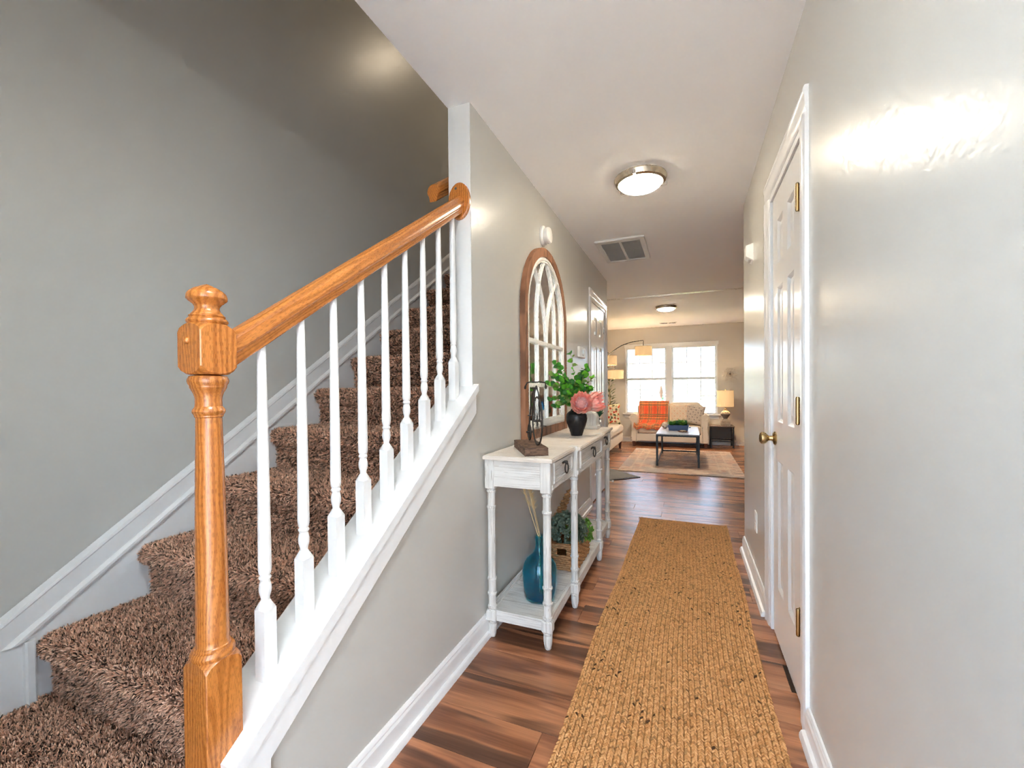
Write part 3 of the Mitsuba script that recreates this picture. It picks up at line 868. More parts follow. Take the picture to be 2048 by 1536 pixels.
for q, (x, y) in enumerate(LEGS):
    leg(x, y, q in (2, 3))
sh = Polygon([(-.868, 1.790), (-.575, 1.790), (-.575, 2.19), (-.552, 2.19), (-.552, 2.868), (-.575, 2.868), (-.575, 3.325), (-.868, 3.325)])
put(con, 'shelf', prism(sh.buffer(-.006, join_style=2), .008, 'z', .118), 'm_wash_x')
so_ = sh
si_ = sh.buffer(-.018, join_style=2)
put(con, 'shelf_frame', cat([prism(so_.difference(si_).difference(shapely.box(-1, 0, 0, 1.808)).difference(shapely.box(-1, 3.307, 0, 4)), .050, 'z', .080)]), 'm_wash_y')
for y0 in (1.790, 3.307):
    put(con, 'shelf_frame', box(-.868, -.575, y0, y0 + .018, .080, .130, .001), 'm_wash_x')
put(con, 'shelf_lip', box(-.872, -.860, 1.83, 3.29, .128, .146, .003), 'm_wash_y')

# ------------------------------------------------------------------ on the console
# arched mirror leaning on the wall
def barn(p, n, uv):
    s = fbm(p.y * 30, p.z * 7, p.x * 30, 3)
    c = mix((0.15, 0.066, 0.034), (0.25, 0.118, 0.064), smoothstep(0.25, 0.75, s))
    return mix(c, (0.06, 0.03, 0.018), smoothstep(0.62, 0.75, fbm(p.y * 40, p.z * 9, 3.0, 2)) * 0.6)


mat('m_barn', P(mikit.proc(barn), 0.6, 0.25))
mat('m_chalk', P(mikit.proc(lambda p, n, uv: mix((0.80, 0.79, 0.75), (0.55, 0.50, 0.44), smoothstep(0.72, 0.80, fbm(p.y * 90, p.z * 60, p.x * 90, 2)))), 0.6, 0.25))
mat('m_mirror', {'type': 'conductor', 'material': 'none', 'specular_reflectance': rgb(0.86, 0.87, 0.86)})
mir = thing('arched_mirror', 'arched window mirror with brown wood frame and white tracery above the console', 'mirror')
MY, MZ0, MR = 2.725, TZ + .001, .452
MZS = 2.085 - MR
def arch(r, z0): return [(MY - r, z0), (MY + r, z0)] + [(MY + r * math.cos(a), MZS + r * math.sin(a)) for a in np.linspace(0, math.pi, 40)]
fx = XL + .001
o = Polygon(arch(MR, MZ0)); i1 = Polygon(arch(MR - .056, MZ0 + .056))
fr = prism(o.difference(i1), .030, 'x', fx)
put(mir, 'wood_frame', fr, 'm_barn')
i2 = Polygon(arch(MR - .090, MZ0 + .108))
put(mir, 'white_frame', cat([prism(i1.buffer(.002).difference(i2), .020, 'x', fx + .004), prism(i1.buffer(-.014).difference(i2.buffer(.012)), .006, 'x', fx + .023)]), 'm_chalk')
gx = fx + .009
g = prism(i1, .006, 'x', fx + .003)
put(mir, 'glass', g, 'm_mirror')
Ri = MR - .075
zb1, zb2 = 1.455, 1.185
lines = []
def seg(pts, w):
    return shapely.LineString(pts).buffer(w / 2, cap_style=2, join_style=1)
W_ = .0145
clip = i1.buffer(-.004)
bars = [seg([(MY - 1, zb1), (MY + 1, zb1)], .030), seg([(MY - 1, zb2), (MY + 1, zb2)], .026)]
for q in (-1, 0, 1):
    ye = MY + q * Ri * .5
    bars.append(seg([(ye, MZ0 + .09), (ye, zb1 if q == 0 else MZS - .02)], W_))
def circ(cy, r, a0, a1): return [(cy + r * math.cos(a), MZS - .02 + r * math.sin(a)) for a in np.linspace(a0, a1, 30)]
for s in (-1, 1):
    # arcs springing from the quarter lines towards the opposite shoulder, and from the middle outwards
    bars.append(seg([(MY + s * Ri * .5 + (-s) * (1.5 * Ri) * (1 - math.cos(a)), MZS - .02 + 1.5 * Ri * math.sin(a)) for a in np.linspace(0, .80, 24)], W_))
    bars.append(seg([(MY + s * 1.5 * Ri * (1 - math.cos(a)), zb1 + 1.5 * Ri * math.sin(a)) for a in np.linspace(0, .98, 28)], W_))
tr = shapely.union_all(bars).intersection(clip)
put(mir, 'tracery', cat([prism(gm_, .010, 'x', fx + .009) for gm_ in getattr(tr, 'geoms', [tr])] + [prism(q, .005, 'x', fx + .0185) for gm_ in [tr.buffer(-.005)] for q in getattr(gm_, 'geoms', [gm_])]), 'm_chalk')

# penny-farthing sculpture on a wood block
def darkwood(p, n, uv):
    s = fbm(p.x * 70, p.y * 40, p.z * 120, 3)
    return mix((0.055, 0.030, 0.020), (0.13, 0.075, 0.048), smoothstep(0.3, 0.7, s))


mat('m_darkwood', P(mikit.proc(darkwood), 0.6, 0.25))
bk = thing('bicycle_sculpture', 'black iron penny-farthing bicycle sculpture on a brown wood block', 'sculpture')
N1, N2 = V(-.682, 1.790), V(-.589, 1.845)
ax = (N1 - N2)[::-1] * [-1, 1]; ax = V(-(N2 - N1)[1], (N2 - N1)[0]); ax /= np.linalg.norm(ax)
LB = .335
c4_ = [N1, N2, N2 + ax * LB, N1 + ax * LB]
put(bk, 'block', prism([tuple(q) for q in c4_], .036, 'z', TZ + .0005), 'm_darkwood')
BZ = TZ + .0365
Pc = V(-.662, 1.905); wd = ax; cr = V(ax[1], -ax[0])
def at(t, z, s=0): return V(*(Pc + wd * t + cr * s), z)
def wheel(t, r, name, nsp):
    h = at(t, BZ + r)
    cirp = [h + V(*(wd * math.cos(a) * r), 0) + V(0, 0, r * math.sin(a)) for a in np.linspace(0, 2 * np.pi, 48, endpoint=False)]
    cirq = [h + (q - h) * (1 - .0045 / r) for q in cirp]
    w = put(bk, name, tube(cirq, .0042, 8, closed=True), 'm_iron', True)
    sp = []
    for q in range(nsp):
        a = 2 * np.pi * q / nsp
        e = h + V(*(wd * math.cos(a) * r * .96), r * .96 * math.sin(a))
        sp.append(tube([h, e], .0009, 5))
    put(w, 'spokes', cat(sp), 'm_iron', True, kind='stuff')
    put(w, 'hub', tube([h - V(*cr, 0) * .016, h + V(*cr, 0) * .016], .006, 10), 'm_iron', True)
    return h
R1_, R2_ = .117, .044
h1 = wheel(0, R1_, 'front_wheel', 20)
ts = .205
h2_ = wheel(ts, R2_, 'rear_wheel', 12)
topz = BZ + 2 * R1_ + .03
put(bk, 'fork', cat([tube([h1 + V(*cr, 0) * s * .012, at(.012, BZ + 2 * R1_ + .012, s * .010), at(.016, topz + .02, 0)], .0032, 8) for s in (-1, 1)]), 'm_iron', True)
bb_ = [at(.016, topz + .012)] + [at(.016 + (ts - .016) * math.sin(a) ** 1.1 if a > 0 else .016, h2_[2] + (topz + .012 - h2_[2]) * math.cos(a)) for a in np.linspace(.15, math.pi / 2, 10)]
put(bk, 'backbone', tube(bb_, .0042, 8), 'm_iron', True)
put(bk, 'handlebar', cat([tube([at(.03, topz + .018, -.050), at(.018, topz + .034, -.044), at(.014, topz + .040, -.02), at(.014, topz + .036, 0), at(.014, topz + .040, .02), at(.018, topz + .034, .044), at(.03, topz + .018, .050)], .0034, 8)]
    + [tube([at(.03, topz + .018, s * .050), at(.036, topz + .006, s * .051)], .0055, 8) for s in (-1, 1)]), 'm_iron', True)
sd = trimesh.creation.uv_sphere(radius=1, count=(10, 14)); sd.apply_scale((.030, .016, .006))
put(bk, 'saddle', xf(sd, at(.060, topz + .006), rz=math.atan2(ax[1], ax[0])), 'm_iron', True)
put(bk, 'pedal', cat([tube([h1 + V(*cr, 0) * .018, h1 + V(*cr, 0) * .018 + V(0, 0, -.026), h1 + V(*cr, 0) * .045 + V(0, 0, -.026)], .0026, 6)]), 'm_iron', True)
put(bk, 'pedal', cat([tube([h1 - V(*cr, 0) * .018, h1 - V(*cr, 0) * .018 + V(0, 0, .026), h1 - V(*cr, 0) * .045 + V(0, 0, .026)], .0026, 6)]), 'm_iron', True)

# black vase with leaves and proteas
mat('m_vase', P((0.006, 0.006, 0.008), 0.33, 0.4))
vz = thing('black_vase', 'round-shouldered matt black vase standing on the console', 'vase')
VX, VY = -.667, 2.695
put(vz, None, lathe([(0, TZ), (.034, TZ + .0005), (.036, TZ + .004)] + [(a, TZ + b) for a, b in ((.044, .03), (.056, .062), (.0655, .092), (.0685, .115), (.0655, .136), (.055, .152), (.042, .161), (.0365, .165), (.0375, .171), (.034, .171), (.032, .160), (.050, .140), (.060, .115), (.050, .06), (.03, .015))] + [(0, TZ + .012)], 44, (VX, VY)), 'm_vase', 40)

mat('m_leaf', {'type': 'principledthin', 'base_color': {'type': 'mesh_attribute', 'name': 'vertex_color'}, 'roughness': 0.45, 'spec_trans': 0.0, 'diff_trans': 0.6, 'eta': 1.4}, False)
mat('m_stem', P((0.22, 0.17, 0.06), 0.6, 0.3))


def leaf_mesh(base, d, up, L, W, col, r, cup=.15, pointed=0.0):
    """A leaf blade of real outline: base point, direction, facing, length, width."""
    d = d / np.linalg.norm(d); up = up - d * (up @ d); up /= np.linalg.norm(up) + 1e-9
    s = np.cross(d, up)
    n = 9; t = (1 - np.cos(np.linspace(0, np.pi, n))) / 2
    w = np.sqrt(np.clip(1 - (2 * t - 1) ** 2, 0, 1)) * (1 - pointed) + pointed * np.sin(np.pi * t ** .7) ** 1.1
    w[0] = max(w[0], .06); w[-1] = .05
    rows = []
    for q, tt in enumerate(t):
        mid = base + d * L * tt + up * L * .12 * math.sin(math.pi * tt) - up * L * .10 * tt * tt
        rows += [mid - s * W * w[q] / 2 + up * W * cup * w[q], mid, mid + s * W * w[q] / 2 + up * W * cup * w[q]]
    f = []
    for q in range(n - 1):
        for c in (0, 1):
            a = q * 3 + c
            f += [(a, a + 1, a + 4), (a, a + 4, a + 3)]
    cc = np.array(col) * r.uniform(.75, 1.25)
    cols = np.tile(cc, (n * 3, 1)); cols[1::3] = cols[1::3] * .8 + .03
    return (np.array(rows), np.array(f)), cols


pr = np.random.default_rng(11)
GREENS = [lin(92, 168, 40), lin(62, 136, 40), lin(46, 104, 46), lin(112, 140, 70)]


def sprig(name, label, group, path, nl, L, W, dark=0.0, r=.0018):
    t = thing(name, label, 'sprig', group)
    path = np.array(path, float)
    tt = np.linspace(0, 1, 12)
    k = np.linspace(0, 1, len(path))
    pp = np.column_stack([np.interp(tt, k, path[:, q]) for q in range(3)])
    pp[1:-1] = (pp[:-2] + 2 * pp[1:-1] + pp[2:]) / 4
    put(t, 'stem', tube(pp, np.linspace(r, r * .5, 12), 6), 'm_stem', True)
    for q in range(nl):
        s = .25 + .75 * (q + .5) / nl
        b = np.array([np.interp(s, tt, pp[:, c]) for c in range(3)])
        a = q * 2.4 + pr.random()
        out = V(math.cos(a), math.sin(a), .35 + .3 * pr.random())
        fac = V(.35, -.9, .5) + pr.normal(0, .55, 3)
        m, c = leaf_mesh(b, out, fac, L * pr.uniform(.8, 1.2), W * pr.uniform(.8, 1.2), np.array(GREENS[pr.integers(4)]) * (1 - dark), pr)
        put(t, 'leaf', m, 'm_leaf', True, color=c)


tipz = [(-.700, 2.68, 1.395), (-.822, 2.74, 1.335), (-.845, 2.66, 1.19), (-.790, 2.56, 1.25), (-.595, 2.68, 1.30), (-.560, 2.72, 1.23), (-.640, 2.76, 1.27), (-.735, 2.62, 1.23), (-.80, 2.60, 1.09), (-.70, 2.58, 1.13), (-.59, 2.80, 1.16), (-.79, 2.64, 1.035), (-.735, 2.56, 1.06), (-.71, 2.80, 1.20)]
names_ = ['tallest sprig of round green leaves in the black vase, thin at its top', 'green leafy sprig leaning left before the mirror from the black vase', 'low green sprig reaching furthest left from the black vase', 'green sprig in front of the mirror glass, left in the bouquet',
          'green sprig rising on the right of the bouquet', 'green sprig leaning furthest right above the pink flowers', 'green sprig in the back middle of the bouquet', 'green sprig in the front middle of the bouquet', 'lowest drooping green sprig left of the pink flowers', 'short sprig just above the shoulder of the black vase', 'short green sprig hidden behind the pink flowers', 'low green sprig hanging left beside the vase neck', 'short green sprig hanging before the left shoulder of the black vase', 'green sprig at the back of the bouquet against the mirror frame']
for q, (tp, nm) in enumerate(zip(tipz, names_)):
    b0 = V(VX + pr.normal(0, .010), VY + pr.normal(0, .010), TZ + .16)
    tp = np.array(tp); mid = (b0 + tp) / 2 + V(0, 0, .05)
    sprig('leafy_sprig', nm, 'leafy sprigs in the black vase', [b0, b0 * .7 + mid * .3 + V(0, 0, .02), mid, tp], (26 if q not in (0, 5) else 12), .037, .036)


def protea(label, c, axis, R, seed):
    r = np.random.default_rng(seed)
    t = thing('protea_flower', label, 'flower', 'pink proteas in the black vase')
    axis = axis / np.linalg.norm(axis)
    u = np.cross(axis, V(0, 0, 1)); u /= np.linalg.norm(u); w = np.cross(axis, u)
    base = c - axis * R * .75
    put(t, 'stem', tube([V(VX, VY, TZ + .15), (V(VX, VY, TZ + .16) + base) / 2, base], .004, 8), 'm_stem', True)
    hd = trimesh.creation.uv_sphere(radius=R * .46, count=(10, 16))
    put(t, 'flower_head', xf(hd, c - axis * R * .30), 'm_protea_core', True)
    cs = []
    for q in range(300):
        a = 2 * np.pi * r.random(); k = math.sqrt(r.random()) * .72
        p0 = c - axis * R * .3 + (u * math.cos(a) + w * math.sin(a)) * R * k * .6
        p1 = c + axis * R * (.35 - .35 * k) + (u * math.cos(a) + w * math.sin(a)) * R * k * .85
        cs.append(tube([p0, p1], [.0011, .0008], 4))
    put(t, 'stamens', cat(cs), 'm_stamen', False, kind='stuff')
    for ring_, (n, rho, z1, wd_, col) in enumerate(((12, .74, .80, .42, lin(246, 170, 158)), (13, .92, .72, .42, lin(252, 204, 192)), (13, 1.02, .42, .44, lin(253, 216, 204)), (12, 1.00, .05, .46, lin(253, 222, 210)), (10, .92, -.35, .46, lin(253, 226, 214)))):
        for q in range(n):
            a = 2 * np.pi * (q + .5 * (ring_ % 2)) / n + r.normal(0, .07)
            rad = u * math.cos(a) + w * math.sin(a); sd = np.cross(rad, axis)
            zt = z1 + r.normal(0, .06); fl = r.normal(.05, .05)
            rows = []; m_ = 7
            for tt in np.linspace(0, 1, m_):
                ro = rho * math.sin(min(1, .12 + 1.15 * tt) * math.pi / 2) + fl * max(0, tt - .6) * 2
                hz = -.95 + (zt + .95) * tt
                wv = wd_ * (math.sin(math.pi * min(1, .16 + .70 * tt)) ** .8) * (1 if tt < .72 else max(.03, 1 - ((tt - .72) / .28) ** 1.6))
                mid = c + (rad * ro + axis * hz) * R
                for k in (-1, 0, 1):
                    rows.append(mid + sd * k * wv * .5 * R + rad * (-.06 if k else .0) * R)
            F = []
            for e in range(m_ - 1):
                for k in (0, 1):
                    g0 = e * 3 + k
                    F += [(g0, g0 + 1, g0 + 4), (g0, g0 + 4, g0 + 3)]
            cc = np.tile(np.array(col) * r.uniform(.85, 1.12), (m_ * 3, 1)); cc[1::3] *= .86
            cc[-3:] = np.array(lin(244, 150, 138)); cc[-6:-3] = cc[-6:-3] * .6 + .4 * np.array(lin(246, 160, 148))
            put(t, 'petal', (np.array(rows), np.array(F)), 'm_leaf', True, color=cc)


mat('m_protea_core', P((0.55, 0.25, 0.22), 0.7, 0.2))
mat('m_stamen', P((0.86, 0.70, 0.68), 0.7, 0.2))
protea('large open pink protea facing the room over the black vase', V(-.612, 2.60, 1.072), V(.30, -1, .28), .068, 1)
protea('pink protea turned sideways, behind and right of the open one', V(-.545, 2.70, 1.075), V(.95, -.15, .30), .062, 2)

# whitewashed arched ornament and a dark plant with a striped pot behind the vase
orn = thing('arched_ornament', 'small whitewashed arched wooden ornament behind the black vase', 'ornament')
OX0, OX1, OY0, OY1 = -.740, -.628, 3.135, 3.255
put(orn, 'base', box(OX0 - .008, OX1 + .008, OY0 - .008, OY1 + .008, TZ, TZ + .026, .003), 'm_wash_x')
oc = (OX0 + OX1) / 2
def ap(r, z): return [(oc - r, TZ + .026), (oc + r, TZ + .026)] + [(oc + r * math.cos(a), z + r * math.sin(a)) for a in np.linspace(0, math.pi, 24)]
put(orn, 'arch', cat([prism(Polygon(ap(.054, TZ + .078)).difference(Polygon(ap(.040, TZ + .078))), OY1 - OY0, 'y', OY0), prism(ap(.041, TZ + .078), OY1 - OY0 - .03, 'y', OY0 + .014)]), 'm_wash_z', 30)
pp_ = thing('striped_pot_plant', 'dark green plant in a small black and white striped pot behind the ornament', 'plant')
SX, SY = -.672, 3.312
for q in range(7):
    put(pp_, 'pot' if q == 0 else 'stripe', lathe([(0, TZ + .0005 + q * .010), (.032 + .0008 * q, TZ + .0005 + q * .010), (.033 + .0008 * q, TZ + .0105 + q * .010), (0, TZ + .0105 + q * .010)], 24, (SX, SY)), 'm_black' if q % 2 == 0 else 'm_white', 30)
for q in range(16):
    a = q * 2.4
    m, c = leaf_mesh(V(SX, SY, TZ + .065), V(math.cos(a) * .6, math.sin(a) * .6, 1 - .04 * q), V(.3, -1, .3), .085 + .02 * pr.random(), .022, lin(30, 74, 50), pr, .1, .8)
    put(pp_, 'leaf', m, 'm_leaf', True, color=c)

# ------------------------------------------------------------------ on the console's shelf
SZ = .1265
mat('m_blue_glass', {'type': 'principled', 'base_color': rgb(0.02, 0.36, 0.46), 'roughness': 0.04, 'specular': 0.6, 'spec_trans': 0.0, 'clearcoat': 1.0, 'clearcoat_gloss': 0.98})
mat('m_blue_clear', {'type': 'dielectric', 'int_ior': 1.5, 'ext_ior': 1.0, 'specular_transmittance': rgb(0.24, 0.76, 0.88)}, False)
jug = thing('blue_glass_jug', 'round blue glass demijohn with dried grass, on the lower shelf', 'jug')
JX, JY = -.684, 1.985
outp = [(0, SZ), (.066, SZ + .0005), (.074, SZ + .006), (.079, .155), (.084, .20), (.0875, .245), (.0865, .275), (.079, .305), (.062, .328), (.042, .345), (.029, .362), (.0225, .385), (.0215, .410), (.0215, .418), (.0265, .420), (.0265, .432), (.022, .436)]
inp = [(.017, .434), (.0165, .385), (.0225, .363), (.037, .341), (.058, .323), (.074, .302), (.0815, .274), (.0825, .245), (.079, .20), (.074, .155), (.066, .137), (0, .134)]
put(jug, None, lathe(outp + inp, 40, (JX, JY)), 'm_blue_clear', 40)
mat('m_straw', P((0.62, 0.47, 0.25), 0.8, 0.15))
gr = np.random.default_rng(4)
for q, (tx, ty, tz, lb) in enumerate(((-.772, 1.99, .668, 'dried grass plume leaning left out of the blue jug'), (-.728, 1.955, .675, 'dried grass plume standing upright in the blue jug'), (-.745, 2.03, .64, 'shorter dried grass plume at the back of the blue jug'))):
    t = thing('dried_grass', lb, 'dried grass', 'dried grass in the blue jug')
    a, b = V(JX + .02 - .012 * q, JY + .008 * (q - 1), .15), V(tx, ty, tz)
    neck = V(JX + (-.005 + .004 * q), JY + .004 * (q - 1), .434)
    put(t, 'stalk', tube([a, neck, neck * .5 + b * .5, b], .0016, 6), 'm_straw', True)
    fl = []
    for e in range(70):
        s = .55 + .45 * e / 70
        p0 = neck + (b - neck) * s
        fl.append(tube([p0, p0 + V(gr.normal(0, .010), gr.normal(0, .010), gr.uniform(.012, .028))], [.0012, .0004], 4))
    put(t, 'plume', cat(fl), 'm_straw', False, kind='stuff')

# wicker basket with its lid, succulents
def wick(p, n, uv):
    s = noise(p.x * 120, p.y * 120, p.z * 200)
    return mix((0.22, 0.105, 0.045), (0.48, 0.27, 0.13), s)


mat('m_wicker', P(mikit.proc(wick), 0.7, 0.2))
bas = thing('wicker_basket', 'rectangular brown wicker basket with a handle hole, on the lower shelf', 'basket')
BX0, BX1, BY0, BY1, BZ1 = -.752, -.588, 2.335, 2.665, .272
nrow = 12
rh = (BZ1 - SZ) / nrow
def weave_row(z, tall, p0, p1, nrm, ph, gap=None):
    """One woven strand between p0 and p1, in and out of the stakes."""
    L = np.linalg.norm(p1 - p0); n = max(10, int(L / .006)); s = np.linspace(0, 1, n)
    pts = p0 + (p1 - p0) * s[:, None] + nrm * (.0032 * np.sin(s * L / .028 * math.pi + ph))[:, None]
    return [np.column_stack([pts, np.full(n, z)])]
for q in range(nrow):
    z = SZ + (q + .5) * rh
    e = .004 * math.sin(q)
    strands = []
    cor = [V(BX0, BY0), V(BX1, BY0), V(BX1, BY1), V(BX0, BY1)]
    for c in range(4):
        a, b = cor[c], cor[(c + 1) % 4]
        d = (b - a) / np.linalg.norm(b - a); nrm = V(d[1], -d[0])
        runs = [(a, b)]
        if c in (0, 2) and 7 <= q <= 9:
            runs = [(a, a + (b - a) * .33), (a + (b - a) * .67, b)]
        for u0, u1 in runs:
            for pth in weave_row(z, rh, u0, u1, nrm, q * math.pi):
                strands.append(tube(pth, rh * .56, 6))
    put(bas, 'woven_row', cat(strands), 'm_wicker', True)
put(bas, 'rim', tube([V(*c, BZ1 + .003) for c in ([V(BX0, BY0), V(BX1, BY0), V(BX1, BY1), V(BX0, BY1)])], .0085, 8, closed=True), 'm_wicker', True)
put(bas, 'bottom', box(BX0, BX1, BY0, BY1, SZ + .0005, SZ + .01), 'm_wicker')
lid = []
lz0, lz1 = BZ1 - .005, .475
for q in range(11):
    s = q / 10
    n = 14; tt_ = np.linspace(0, 1, n)
    xa, xb = -.850 + .105 * s, -.772 + .062 * s
    lid.append(tube(np.column_stack([xa + (xb - xa) * tt_, 2.685 + .05 * s + .003 * np.sin(np.arange(n) * 1.2 + q * math.pi), lz0 + (lz1 - lz0) * s + .02 * tt_]), .0105, 6))
put(bas, 'lid', cat(lid), 'm_wicker', True, label='open woven lid')


def rosette_plant(name, label, c, R, col, n, seed, group=None):
    r = np.random.default_rng(seed)
    t = thing(name, label, 'plant', group)
    ms, cs = [], []
    for q in range(n):
        el = math.acos(1 - 1.45 * r.random()); az = r.random() * 2 * np.pi
        d = V(math.sin(el) * math.cos(az), math.sin(el) * math.sin(az), math.cos(el))
        b = c + d * R * r.uniform(.70, .98) * V(1, 1, 1.0)
        for j in range(5):
            a = j * 2.4
            e = d + .75 * np.cross(d, V(math.cos(a), math.sin(a), .3))
            m, cc = leaf_mesh(b, e, d, .022, .013, col, r, .2, .5)
            ms.append(trimesh.Trimesh(*m, process=False)); cs.append(cc)
    put(t, 'foliage', cat(ms), 'm_leaf', True, kind='stuff', color=np.vstack(cs))
    put(t, 'stem', tube([V(c[0], c[1], SZ + .012), c], .012, 8), 'm_stem', True)


rosette_plant('succulent', 'dense grey-green succulent filling the wicker basket', V(-.672, 2.465, .310), .108, lin(122, 140, 122), 420, 1)
rosette_plant('succulent', 'bright green leafy plant at the right side of the wicker basket', V(-.630, 2.585, .275), .082, lin(120, 170, 72), 150, 2)

# ------------------------------------------------------------------ living room
mat('m_linen', bump(lambda p, n, uv: noise(p.x * 500, p.y * 500, p.z * 500), 0.0004, P((0.70, 0.62, 0.53), 0.85, 0.15)))
mat('m_leg', P((0.10, 0.035, 0.018), 0.4, 0.4))
mat('m_metal', P((0.022, 0.026, 0.030), 0.4, 0.4, metallic=0.4))


def sofa_arm(x0, x1, y0, y1, z0, top, roll):
    """Rolled arm: a flared panel ending in a scroll towards the outside (sign of roll)."""
    xo, xi = (x0, x1) if roll < 0 else (x1, x0)
    s = 1 if roll < 0 else -1
    r = .078
    c = (xo + s * r, top - r)
    pts = [(xi, z0), (xi, top - .16)]
    pts += [(c[0] + s * r * math.cos(a), c[1] + r * math.sin(a)) for a in np.linspace(.2, math.pi + 1.1, 18)]
    pts += [(xo + s * .055, top - .30), (xo + s * .018, z0 + .10), (xo + s * .022, z0)]
    m = prism(Polygon(pts).buffer(0), y1 - y0, 'y', y0)
    return m, c, r


def loveseat():
    t = thing('loveseat', 'cream roll-arm loveseat with nailhead trim below the window', 'sofa')
    X0, X1, Y0, Y1_ = -1.085, .378, 8.70, 9.42
    xi0, xi1 = X0 + .15, X1 - .15
    put(t, 'frame', soft_box(xi0 - .03, xi1 + .03, Y0 + .03, Y1_ - .05, .105, .262, .02), 'm_linen', 40)
    for q, (a, b) in enumerate(((xi0, (xi0 + xi1) / 2), ((xi0 + xi1) / 2, xi1))):
        put(t, 'seat_cushion', disp(soft_box(a + .002, b - .002, Y0 + .005, Y1_ - .2, .265, .425, .05, 5).subdivide(), .004, 9, q), 'm_linen', 50)
        bkm = soft_box(a + .002, b - .002, 9.06, 9.27, .40, .862, .07, 5).subdivide()
        k = (bkm.vertices[:, 2] - .40)
        bkm.vertices[:, 1] += k * .12
        put(t, 'back_cushion', disp(bkm, .006, 7, q + 5), 'm_linen', 50)
    put(t, 'back', soft_box(X0 + .10, X1 - .10, 9.24, Y1_, .105, .80, .05), 'm_linen', 40)
    for (a, b, s) in ((X0, X0 + .155, -1), (X1 - .155, X1, 1)):
        m, c, r = sofa_arm(a, b, Y0, Y1_ - .02, .105, .648, s)
        k = put(t, 'arm', m, 'm_linen', 30)
        sc = [(c[0] + (r * .8 - .0055 * q) * math.cos(q * .5 * -s + 1.2), Y0 - .004, c[1] + (r * .8 - .0055 * q) * math.sin(q * .5 * -s + 1.2)) for q in range(11)]
        put(k, 'scroll_piping', tube(sc, .005, 6), 'm_linen', True)
        xs = (a + .035, b - .022) if s < 0 else (a + .022, b - .035)
        nb = trimesh.creation.uv_sphere(radius=.0075, count=(4, 8))
        for xx in xs:
            for z in np.arange(.125, .43, .0185):
                put(k, 'nailhead', xf(nb, (xx + (0 if z < .3 else -s * 0), Y0 - .001, z)), 'm_nickel', True)
        put(t, 'leg', hull(np.vstack([[(xl, yl, .107) for xl in (a + .05, a + .11) for yl in (Y0 + .03, Y0 + .09)], [(xl, yl, 0) for xl in (a + .06, a + .10) for yl in (Y0 + .04, Y0 + .08)]])), 'm_leg')
        put(t, 'leg', hull(np.vstack([[(xl, yl, .107) for xl in (a + .05, a + .11) for yl in (Y1_ - .11, Y1_ - .05)], [(xl, yl, 0) for xl in (a + .06, a + .10) for yl in (Y1_ - .10, Y1_ - .06)]])), 'm_leg')


loveseat()


def plaid(p, n, uv):
    a, b = uv.x * 3.4, uv.y * 4.6
    def st(v, lo, hi): return smoothstep(lo, lo + .015, v - dr.floor(v)) * smoothstep(hi + .015, hi, v - dr.floor(v))
    c = mi.Color3f(*lin(228, 112, 78))
    c = mix(c, lin(205, 82, 56), .8 * st(a, .70, .95)); c = mix(c, lin(205, 82, 56), .6 * st(b, .62, .92))
    for v in (a, b):
        c = mix(c, lin(120, 112, 82), .75 * st(v, .10, .20))
        c = mix(c, lin(60, 62, 56), .8 * st(v, .24, .29))
        c = mix(c, lin(215, 170, 110), .8 * st(v, .31, .36))
        c = mix(c, lin(120, 112, 82), .75 * st(v, .42, .50))
    return c * (.85 + .3 * noise(uv.x * 300, uv.y * 300, 0))


mat('m_plaid', P(mikit.proc(plaid), 0.9, 0.1))
throw = thing('plaid_throw', 'orange plaid throw blanket draped over the left half of the loveseat', 'blanket')
def drape(u, v):
    ks = [0, .12, .20, .27, .55, .61, .88, .94, 1.0]
    Yk = [9.36, 9.345, 9.24, 9.085, 9.030, 8.97, 8.72, 8.685, 8.68]
    Zk = [.62, .85, .880, .862, .50, .445, .440, .40, .35]
    y, z = np.interp(v, ks, Yk), np.interp(v, ks, Zk)
    xl = np.interp(v, [0, .5, .66, 1], [-.93, -.93, -.985, -1.0]); xr = np.interp(v, [0, .5, .65, 1], [-.36, -.375, -.40, -.47])
    x = xl + (xr - xl) * u
    w = np.clip((v - .5) * 3, 0, 1)
    z = z + .010 * np.sin(u * 17 + v * 9) * w + .014 * np.maximum(0, np.sin(u * 9 - v * 14)) * w + .03 * w * np.clip((.10 - u) * 10, 0, 1)
    y = y - .008 * np.sin(u * 14 + 2) * (v < .52) - .006
    return np.column_stack([x, y, z])
m, uv = grid(drape, 40, 80)
mb, _ = grid(lambda u, v: drape(u, v) + [0, -.004, .010], 40, 80)
m.faces = m.faces[:, ::-1]
def shell(a, b, nu, nv):
    i = np.arange(nu * nv).reshape(nu, nv); N = nu * nv
    e = np.concatenate([i[:, 0], i[-1, 1:], i[::-1, -1][1:], i[0, ::-1][1:-1]]); f = np.roll(e, -1)
    F = np.vstack([a.faces, b.faces + N, np.stack([e, f, f + N], 1), np.stack([e, f + N, e + N], 1)])
    t = trimesh.Trimesh(np.vstack([a.vertices, b.vertices]), F, process=False)
    return t
th_ = shell(m, mb, 40, 80)
put(throw, None, th_, 'm_plaid', True, uv=np.vstack([uv, uv]))


def lattice(c0, c1, c2):
    def f(p, n, uv):
        a, b = (uv.x + uv.y) * 4.0, (uv.x - uv.y) * 4.0
        fa, fb = a - dr.floor(a), b - dr.floor(b)
        e = dr.minimum(dr.minimum(fa, 1 - fa), dr.minimum(fb, 1 - fb))
        k = smoothstep(.06, .10, e) - smoothstep(.18, .22, e)
        c = mix(c0, c1, k)
        c = mix(c, c2, smoothstep(.30, .34, e))
        return c * (.9 + .2 * noise(uv.x * 200, uv.y * 200, 0))
    return f


